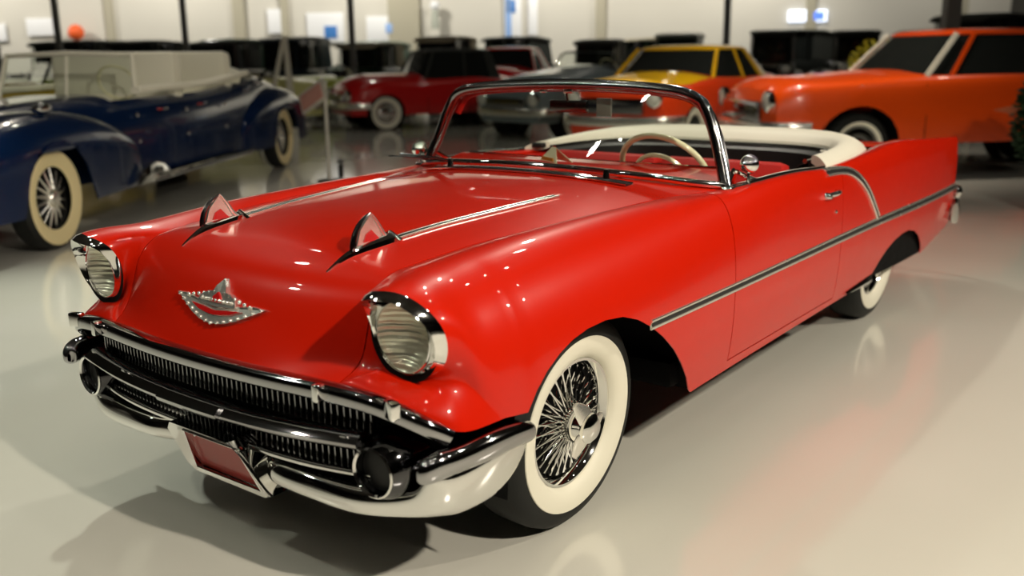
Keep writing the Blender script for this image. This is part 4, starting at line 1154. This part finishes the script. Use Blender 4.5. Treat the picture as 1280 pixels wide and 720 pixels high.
# ---- vintage cars along the back wall
def vintage_car(label, s, d, phi, colm, topm, H=1.95, L=4.0, open_top=False, lampm=None, group=None):
    c = car_root('vintage_car', label, 'car', s, d, phi, group)
    r = .38; W2 = .62; yf, yr = .55, L-.75; zb = 1.18
    b = MB(); G = []
    for y, w, z in ((.35, .26, 1.08), (.6, .28, 1.10), (1.35, .40, 1.14), (1.55, .58, 1.16), (2.2, .64, zb), (3.2, .64, zb), (L-.25, .58, zb-.05), (L, .50, .9)):
        G.append([(w*math.copysign(abs(math.cos(a))**.35, math.cos(a)), y, .52+(z-.52)*(.5+.5*math.copysign(abs(math.sin(a))**.35, math.sin(a)))) for a in np.linspace(0, 2*PI, 24, endpoint=False)])
    b.grid(G, cv=True); b.cap(G[0]); b.cap(G[-1], True); b.build('body', colm, c, recalc=True, angle=45)
    MB().box((0, .33, .84), (.50, .07, .56), b=.05).build('radiator_shell', CHROME, c)
    MB().box((0, .285, .82), (.40, .02, .44), b=.02).build('radiator_core', BLACKM, c)
    MB().box((0, L/2, .46), (.9, L-.6, .12), b=.03).build('chassis', BLACKM, c)
    for nm, yc, y0, y1 in (('front_fender', yf, -.05, 1.45), ('rear_fender', yr, yr-.60, yr+.58)):
        for s_ in (1, -1):
            pts = [(s_*.72, yc+(y0-yc)*1.0, .50), (s_*.72, yc-.38, .74), (s_*.72, yc-.12, .86), (s_*.72, yc+.18, .85), (s_*.72, yc+.48, .66), (s_*.72, y1, .40)]
            MB().sweep(sample(pts, 16), [(-.14, -.01), (.14, -.04), (.15, -.03), (.08, .02), (-.08, .03), (-.14, .01)], upv=(0, -.01, 1)).build(nm, colm, c, recalc=True)
    for s_ in (1, -1): MB().box((s_*.74, (yf+yr)/2+.1, .38), (.26, yr-yf-1.2, .04), b=.01).build('running_board', BLACKM, c)
    put_wheels(c, r, .70, (yf, yr), 'wire')
    for s_ in (1, -1):
        hl = MB().sphere((s_*.42, .22, .98), .12, 10, (1, .9, 1)).build('headlight', lampm or CHROME, c)
        MB().lathe([(.10, 0), (.06, .02), (0, .03)], (s_*.42, .125, .98), (0, -1, 0), 16).build('lens', LENSW, hl)
    MB().tube([(-.45, .12, .72), (.45, .12, .72)], .014, 6).build('lamp_bar', CHROME, c)
    MB().sweep([(-.75, -.08, .48), (0, -.14, .48), (.75, -.08, .48)], rect(.015, .04, .6)).build('front_bumper', CHROME, c)
    # windshield and top
    wf_ = MB().tube([(-.56, 1.50, 1.15), (-.54, 1.58, H-.12), (.54, 1.58, H-.12), (.56, 1.50, 1.15)], .022, 6).build('windshield_frame', colm, c)
    MB().grid([[(x, 1.50, 1.16), (x*.96, 1.58, H-.13)] for x in np.linspace(-.55, .55, 5)]).build('windshield_glass', GLASS, wf_)
    if not open_top:
        G = []
        for y, w, z in ((1.42, .60, H-.10), (1.6, .64, H-.04), (2.4, .66, H), (L-.7, .64, H-.03), (L-.35, .60, H-.12)):
            G.append([(w*math.copysign(abs(math.cos(a))**.4, math.cos(a)), y, z-.035+.045*math.copysign(abs(math.sin(a))**.7, math.sin(a))) for a in np.linspace(0, 2*PI, 20, endpoint=False)])
        b = MB().grid(G, cv=True); b.cap(G[0]); b.cap(G[-1], True); b.build('roof', topm, c, recalc=True)
        MB().add([(-.58, L-.30, zb-.05), (.58, L-.30, zb-.05), (.56, L-.42, H-.08), (-.56, L-.42, H-.08), (-.60, L-1.05, H-.06), (-.62, L-1.05, zb), (.62, L-1.05, zb), (.60, L-1.05, H-.06)], [(0, 1, 2, 3), (0, 3, 4, 5), (1, 6, 7, 2)]).build('rear_quarter', topm, c, recalc=True, solid=.02)
        MB().grid([[(w_*math.copysign(abs(math.cos(a))**.3, math.cos(a)), 2.35+.82*math.copysign(abs(math.sin(a))**.3, math.sin(a)), z) for a in np.linspace(0, 2*PI, 24, endpoint=False)] for w_, z in ((.60, zb-.03), (.585, H-.09))], cv=True).build('window_glass', DGLASS, c)
        for s_ in (1, -1):
            for y in (2.15, 2.75): MB().box((s_*.61, y, (zb+H)/2-.02), (.03, .05, H-zb-.04)).build('window_pillar', colm, c)
    for y in (2.25, 3.15): MB().box((0, y, 1.10), (1.10, .16, .42), b=.05).build('seat_back', BLACK, c)
    return c
VB = paint('black_paint', (.008, .009, .008)); VG = paint('dark_green_paint', (.010, .028, .014)); VBR = paint('dark_brown_paint', (.04, .014, .008)); VGY = paint('grey_green_paint', (.10, .14, .11)); VBL = paint('dark_blue_grey_paint', (.02, .035, .05)); VW = paint('white_paint', (.55, .54, .48))
for args in [
    ('black vintage sedan at the far left below the first steel column', -13.4, 26.6, 254, VB, BTOP, 2.0),
    ('black vintage car beneath the orange lamp ball', -11.2, 26.6, 254, VB, BTOP, 1.98),
    ('dark brown vintage car behind the cream windshield frame of the blue tourer', -9.0, 26.6, 254, VBR, BTOP, 1.93),
    ('blue grey vintage car right of the second steel column', -6.9, 26.6, 254, VBL, VBL, 2.04),
    ('dark green vintage car under the large white notice board', -4.7, 26.6, 254, VG, TANW, 1.84),
    ('olive topped vintage car directly behind the red soft-top car', -2.5, 26.6, 254, VBR, TANW, 1.98),
    ('pale vintage car with black top above the grey blue open car', 2.0, 26.6, 254, VW, BTOP, 1.84),
    ('grey green vintage sedan above the yellow roof of the two-tone coupe', 4.3, 26.6, 254, VGY, VGY, 2.0),
    ('black vintage car right of the fourth steel column', 7.0, 26.6, 254, VB, BTOP, 2.03),
    ('black vintage car partly behind the hood of the orange red car', 9.4, 26.6, 254, VB, BTOP, 2.0),
    ('tall black vintage car seen over the roof of the orange red car', 7.7, 19.0, 215, VB, BTOP, 2.16)]:
    vintage_car(*args, group='vintage cars along the back of the hall')
for args in [
    ('black vintage car parked side-on against the wall at the far left', -20.3, 32.2, 180, VB, BTOP, 2.02),
    ('black vintage car side-on against the wall, left of the orange lamp ball', -15.8, 32.2, 180, VB, BTOP, 2.06),
    ('dark green vintage car side-on against the wall near the second steel column', -11.3, 32.2, 180, VG, VG, 2.05),
    ('dark grey vintage car side-on below the small pale board', -6.8, 32.2, 180, VGY, VGY, 1.92),
    ('black vintage car side-on behind the red soft-top car', -2.3, 32.2, 180, VB, BTOP, 2.0),
    ('dark green vintage car side-on right of the banner foot', 2.2, 32.2, 180, VG, TANW, 1.9),
    ('black vintage car side-on below the lit wall sign', 6.7, 32.2, 180, VB, BTOP, 2.1),
    ('dark brown vintage car side-on against the wall at the right', 11.2, 32.2, 180, VBR, BTOP, 2.05)]:
    vintage_car(*args, group='vintage cars parked side-on at the back wall')

# ---- stands, plants, wall pieces
def info_stand(label, s, d, hgt, facem):
    c = empty('information_stand', h0(s, d), label, 'sign', rz=HALL_ROT-.35)
    ALU = mat('pale_aluminium', (.62, .60, .52), .4, .3)
    MB().lathe([(0, .03), (.14, .025), (.16, 0)], (0, 0, 0), (0, 0, 1), 24).build('base', BLACK, c)
    MB().tube([(0, 0, .02), (0, .02, hgt)], .022, 8).build('post', ALU, c)
    b = MB().box((-.16, 0, hgt-.18), (.42, .02, .30), Matrix.Rotation(-.55, 3, 'Y') @ Matrix.Rotation(-.5, 3, 'X'), b=.005).build('board', ALU, c)
    MB().box((-.17, -.025, hgt-.185), (.34, .012, .22), Matrix.Rotation(-.55, 3, 'Y') @ Matrix.Rotation(-.5, 3, 'X'), b=.003).build('board_panel', facem, c)
    return c
info_stand('pale metal stand with tilted red and white information board beside the blue tourer', -2.25, 12.0, 1.22, mat('printed_board', (.45, .22, .18), .5))
ez = empty('display_easel', h0(-4.35, 19.0), 'white leaning easel frame behind the rear of the blue tourer', 'easel', rz=HALL_ROT)
EW = mat('white_easel_paint', (.70, .68, .58), .6)
for a, b_ in (((.12, 0, 0), (.10, 0, 1.88)), ((-.42, 0, 0), (.08, 0, 1.86)), ((.1, .5, 0), (.1, .02, 1.8))):
    MB().tube([a, b_], .045, 8).build('leg', EW, ez)
MB().box((-.12, -.05, .62), (.55, .05, .05), b=.01).build('ledge', EW, ez)
# chrome stanchion behind the wing
st_ = empty('rope_post', h0(-2.18, 12.45), 'thin dark post standing just beyond the red hood', 'post')
MB().tube([(0, 0, 0), (0, 0, .16)], .035, 10).build('post', BLACK, st_); MB().sphere((0, 0, .19), .045, 8).build('cap', CHROME_D, st_)

def bush(name, label, s, d, R_, H_, n, cols, pot=True, seed=1):
    rnd = random.Random(seed); c = empty(name, h0(s, d), label, 'plant')
    if pot: MB().lathe([(0, 0), (.20, 0), (.26, .34), (.28, .36), (.24, .36), (.22, .30), (0, .30)], (0, 0, 0), (0, 0, 1), 28).build('pot', mat('plant_pot', (.02, .02, .018), .5), c)
    MB().tube([(0, 0, .25), (.01, .01, H_*.5), (0, 0, H_*.8)], .025, 8).build('stem', mat('bark', (.08, .05, .03), .8), c)
    mb = MB(); z0 = .30 if pot else .05
    for k in range(n):
        a, u, q = rnd.uniform(0, 2*PI), rnd.uniform(-1, 1), rnd.random()**.35
        p = V(R_*q*math.cos(a)*math.sqrt(1-u*u), R_*q*math.sin(a)*math.sqrt(1-u*u), z0+(H_-z0)*(.5+.5*u*q))
        d_ = V(math.cos(a), math.sin(a), rnd.uniform(-.2, .9)).normalized(); w_ = d_.cross(V(rnd.uniform(-1, 1), rnd.uniform(-1, 1), 1)).normalized(); l = rnd.uniform(.05, .10)
        mb.add([p, p+d_*l*.5+w_*l*.28, p+d_*l, p+d_*l*.5-w_*l*.28+V(0, 0, .008)], [(0, 1, 2), (0, 2, 3)])
    mb.build('foliage', cols, c, smooth=False, merge=0)
    return c
LEAFD = mat('dark_leaf', (.012, .035, .010), .5); LEAFY = mat('yellow_flower', (.55, .50, .04), .6)
bush('potted_shrub', 'dark green potted shrub at the right edge beside the orange red car', 5.08, 8.9, .42, 1.42, 5200, LEAFD, seed=3)
bush('flowering_plant', 'yellow flowering plant seen through the windshield of the orange red car', 5.55, 15.0, .42, 1.65, 1600, LEAFY, seed=5)
# card on the dash
cdm = mat('cream_card', (.75, .70, .50), .6); cdo = mat('orange_print', (.70, .25, .03), .6)
ca = empty('display_card', (-.01, 1.06, 1.070), 'small folded cream and orange card standing on the dash of the red convertible', 'card', rz=-.5)
MB().add([(-.085, -.03, 0), (.085, -.03, 0), (.02, .0, .062), (-.02, .0, .062), (-.085, .05, 0), (.085, .05, 0)], [(0, 1, 2, 3), (3, 2, 5, 4)]).build('card_leaf', cdm, ca, smooth=False, recalc=True, solid=.003)
MB().box((0, -.032, .012), (.11, .004, .014)).build('printed_band', cdo, ca)


#BG1

# ================================================================== HALL
def floor_build(nt, b, tc):
    nz = nt.nodes.new('ShaderNodeTexNoise'); nz.inputs['Scale'].default_value = .35; nz.inputs['Detail'].default_value = 3
    nt.links.new(tc.outputs['Object'], nz.inputs['Vector']); cr = nt.nodes.new('ShaderNodeValToRGB')
    cr.color_ramp.elements[0].position = .3; cr.color_ramp.elements[0].color = (.64, .63, .55, 1); cr.color_ramp.elements[1].position = .7; cr.color_ramp.elements[1].color = (.74, .72, .65, 1)
    nt.links.new(nz.outputs['Fac'], cr.inputs[0]); nt.links.new(cr.outputs[0], b.inputs['Base Color'])
FLOOR = mat('polished_epoxy', (.70, .69, .62), .16, 0, .6, .5, coat_rough=.08, build=floor_build)
def wall_build(nt, b, tc):
    nz = nt.nodes.new('ShaderNodeTexNoise'); nz.inputs['Scale'].default_value = 3
    nt.links.new(tc.outputs['Object'], nz.inputs['Vector']); bp = nt.nodes.new('ShaderNodeBump'); bp.inputs['Strength'].default_value = .05
    nt.links.new(nz.outputs['Fac'], bp.inputs['Height']); nt.links.new(bp.outputs[0], b.inputs['Normal'])
WALL = mat('painted_wall', (.62, .595, .53), .8, build=wall_build)
CEIL = mat('dark_ceiling', (.035, .033, .03), .9)
BEIGE = mat('pilaster_paint', (.42, .39, .30), .8)
DARKW = mat('charcoal_wall', (.05, .048, .042), .8)
STEEL = mat('column_steel', (.10, .10, .095), .5)
DB, DF, SL, SR_, HC = 34.0, -9.0, -26.0, 17.0, 5.6
def quad_slab(name, a, b, c, d, n, th, m):
    """slab whose visible face is a,b,c,d, thickened along n"""
    n = V(*n)*th; vs = [a, b, c, d, a+n, b+n, c+n, d+n]
    o = MB().add(vs, [(0, 1, 2, 3), (7, 6, 5, 4), (0, 4, 5, 1), (1, 5, 6, 2), (2, 6, 7, 3), (3, 7, 4, 0)]).build(name, m, smooth=False, recalc=True)
    o['kind'] = 'structure'; return o
h = hall
quad_slab('floor', h(SL, DF), h(SR_, DF), h(SR_, DB), h(SL, DB), (0, 0, -1), .1, FLOOR)
quad_slab('ceiling', h(SL, DF, HC), h(SR_, DF, HC), h(SR_, DB, HC), h(SL, DB, HC), (0, 0, 1), .1, CEIL)
quad_slab('wall_back', h(SL, DB), h(SR_, DB), h(SR_, DB, HC), h(SL, DB, HC), DEEP, .2, WALL)
quad_slab('wall_front', h(SL, DF), h(SR_, DF), h(SR_, DF, HC), h(SL, DF, HC), -DEEP, .2, DARKW)
quad_slab('wall_left', h(SL, DF), h(SL, DB), h(SL, DB, HC), h(SL, DF, HC), -SIDE, .2, DARKW)
quad_slab('wall_right', h(SR_, DF), h(SR_, DB), h(SR_, DB, HC), h(SR_, DF, HC), SIDE, .2, DARKW)

#WL0
# columns, pilasters and what hangs on the back wall
h = h0
def upright(name, s, d, w_, dp, m, z1=5.6, kind='structure', base=True):
    mb = MB(); R3 = Matrix.Rotation(HALL_ROT, 3, 'Z'); p = h(s, d)
    mb.box((p.x, p.y, z1/2), (w_, dp, z1), R3, b=.01)
    o = mb.build(name, m, smooth=False); o['kind'] = kind; return o
n_ = 0
for s, d, w_ in ((-10.8, 24.0, .13), (-7.95, 24.6, .13), (-3.9, 24.9, .14), (5.45, 25.0, .15), (6.84, 15.5, .22)):
    n_ += 1; upright('trim_%d' % n_, s, d, w_, w_, STEEL)
for s, w_ in ((-13.46, 0.28), (-9.09, 0.40), (-7.55, 0.25), (-3.52, 1.08), (3.12, 0.34), (10.22, 0.34), (15.34, 0.34)):
    n_ += 1; upright('trim_%d' % n_, s, 33.93, w_, .14, BEIGE)
def board(name, label, cat, s, z, w_, hh, m, parts=(), d=33.90, group=None):
    R3 = Matrix.Rotation(HALL_ROT, 3, 'Z'); p = h(s, d, z)
    o = empty(name, p, label, cat, group, rz=HALL_ROT)
    MB().box((0, 0, 0), (w_, .06, hh), b=.008).build('panel', m, o)
    for nm, x, zz, ww, h2, mm in parts: MB().box((x, -.045, zz), (ww, .03, h2), b=.004).build(nm, mm, o)
    return o
WB = mat('white_board', (.85, .86, .88), .5); BLU = mat('blue_print', (.05, .20, .55), .5); BLU2 = mat('light_blue_print', (.30, .48, .85), .5); ORG = mat('orange_paint', (.85, .12, .02), .5)
GLOW = mat('lit_sign_face', (.8, .85, 1), .4, emit=(.78, .86, 1), estr=1.3); GLOWB = mat('lit_sign_blue', (.1, .2, .7), .4, emit=(.12, .25, .9), estr=.9)
board('notice_board', 'white board at the far left of the back wall', 'sign', -17.49, 2.38, 1.02, 0.57, WB)
board('notice_board', 'white board left of the first steel column', 'sign', -15.79, 2.54, 0.97, 0.57, WB)
board('notice_board', 'small pale board above the dark green vintage car', 'sign', -7.84, 2.63, 0.57, 0.80, WB)
board('notice_board', 'large white board with a blue square, left of the third steel column', 'sign', -6.19, 2.40, 1.25, 0.97, WB, [('blue_square', .18, -.15, .42, .40, BLU)])
board('notice_board', 'white board with a blue print, right of the third steel column', 'sign', -4.26, 2.35, 1.08, 0.80, WB, [('blue_print', .22, .0, .22, .30, BLU2)])
board('banner', 'tall light blue and white banner with a dark blue disc on the back wall', 'banner', 0.14, 2.91, 0.59, 2.16, WB, [('blue_stripe', -.14, 0, .20, 1.86, BLU2), ('blue_disc', -.05, .10, .30, .42, BLU)])
board('notice_board', 'narrow white panel right of the blue and white banner', 'sign', 0.82, 2.74, 0.32, 1.36, WB)
board('wall_sign', 'lit white and blue wall sign above the black vintage roadster', 'sign', 10.11, 2.57, 1.31, 0.39, GLOW, [('blue_end', .36, 0, .34, .26, GLOWB)])
ob = empty('wall_lamp', h(-14.5, 33.6, 2.34), 'round orange lamp ball on the back wall', 'lamp', rz=HALL_ROT)
MB().sphere((0, 0, 0), .26, 14).build('globe', ORG, ob); MB().tube([(0, 0, 0), (0, .3, 0)], .05, 8).build('bracket', BEIGE, ob)
wb2 = empty('wall_lamp', h(-2.45, 33.6, 3.05), 'white globe lamp on a stem, right of the white board with blue print', 'lamp', rz=HALL_ROT)
MB().sphere((0, 0, 0), .16, 12).build('globe', WB, wb2); MB().lathe([(.05, 0), (.12, -.25), (.15, -.75), (0, -.75)], (0, 0, 0), (0, 0, 1), 16).build('stem', mat('grey_metal', (.4, .42, .36), .5), wb2)
h = hall
#WL1
# ================================================================== LIGHT
w = bpy.data.worlds.new('hall_world'); bpy.context.scene.world = w; w.use_nodes = True
w.node_tree.nodes['Background'].inputs[0].default_value = (.9, .88, .75, 1); w.node_tree.nodes['Background'].inputs[1].default_value = .0
LAMPM = mat('lamp_face', (1, .95, .85), .5, emit=(1, .93, .80), estr=14)
HOUS = mat('lamp_housing', (.03, .03, .03), .5)
nlamp = 0
def spot(p, target, power, size=.10, cone=100, blend=.6, col=(1, .90, .74), track=True, name='track_spot'):
    """a bare spot light, no can modelled around it"""
    global nlamp
    p = V(*p); t = V(*target); d = (t-p).normalized()
    ld = bpy.data.lights.new(name, 'SPOT'); ld.energy = power; ld.shadow_soft_size = size; ld.spot_size = math.radians(cone); ld.spot_blend = blend; ld.color = col
    lo = bpy.data.objects.new('spot_bulb', ld); COL.objects.link(lo); lo.location = p+d*.05; lo.rotation_euler = d.to_track_quat('-Z', 'Y').to_euler()
    nlamp += 1
    return lo
KEY = V(5.2, -1.3, 4.3)
spot(h(-4.8, 12.5, 5.2), h(-4.5, 10.5, 1), 170, .1, 70, .7)  # added lamp that lifts the cream seats of the blue tourer
spot(h(3.2, 11.5, 5.2), h(3.6, 13, 1), 700, .1, 80, .7)  # added lamp that brightens the orange and yellow hoods
spot((-4.9, 2.3, 5.0), (-2.9, -.5, 0), 800, .1, 56, .8, (.95, 1, .86))  # added fill for the floor left of the convertible
for p_ in ((1.2, -2.6), (-.8, -3.4), (-1.8, -.6), (.6, .6), (2.6, 1.6), (-2.0, 2.2), (3.6, -3.2), (1.4, 3.4), (-3.6, -2.6), (3.9, 4.2)):
    spot((p_[0], p_[1], 5.1), (p_[0], p_[1], 0), 22, .045, 140, .5, (1, .93, .80))
spot((5.4, 4.2, 4.2), (.9, 2.2, .5), 620, .10, 100, .6)
spot(KEY, (.6, .8, .3), 1050, .10, 110, .5)
spot(h(-6, 3, 5.2), (0, 1.5, 0), 220, .12, 90, .8, (.95, 1, .82))
spot((-1.6, 5.0, 5.0), (0, .5, .5), 300, .10, 100, .7, (1, .93, .78))
# rows of ceiling down-lights
for s in np.arange(-20, 15, 5.5):
    for d_ in np.arange(7, 27, 5.5):
        spot(h(s, d_, 5.4), h(s, d_, 0), 52, .10, 120, .5, (1, .94, .80))
# washers added to brighten the back wall
for s in np.arange(-24, 17, 6.4):
    spot(h(s, 30.5, 5.3), h(s, 34, 1.8), 900 if s < 8 else 330, .15, 130, .7, (1, .95, .84))
for s in (-3.5, 0, 3.5):
    for d_ in (-2, 1.0): spot(h(s, d_, 5.4), h(s, d_, 0), 40, .07, 140, .5, (1, .92, .76))

sc = bpy.context.scene
sc.view_settings.view_transform = 'Standard'; sc.view_settings.look = 'None'; sc.view_settings.gamma = 1; sc.view_settings.exposure = 0; sc.view_settings.use_curve_mapping = False
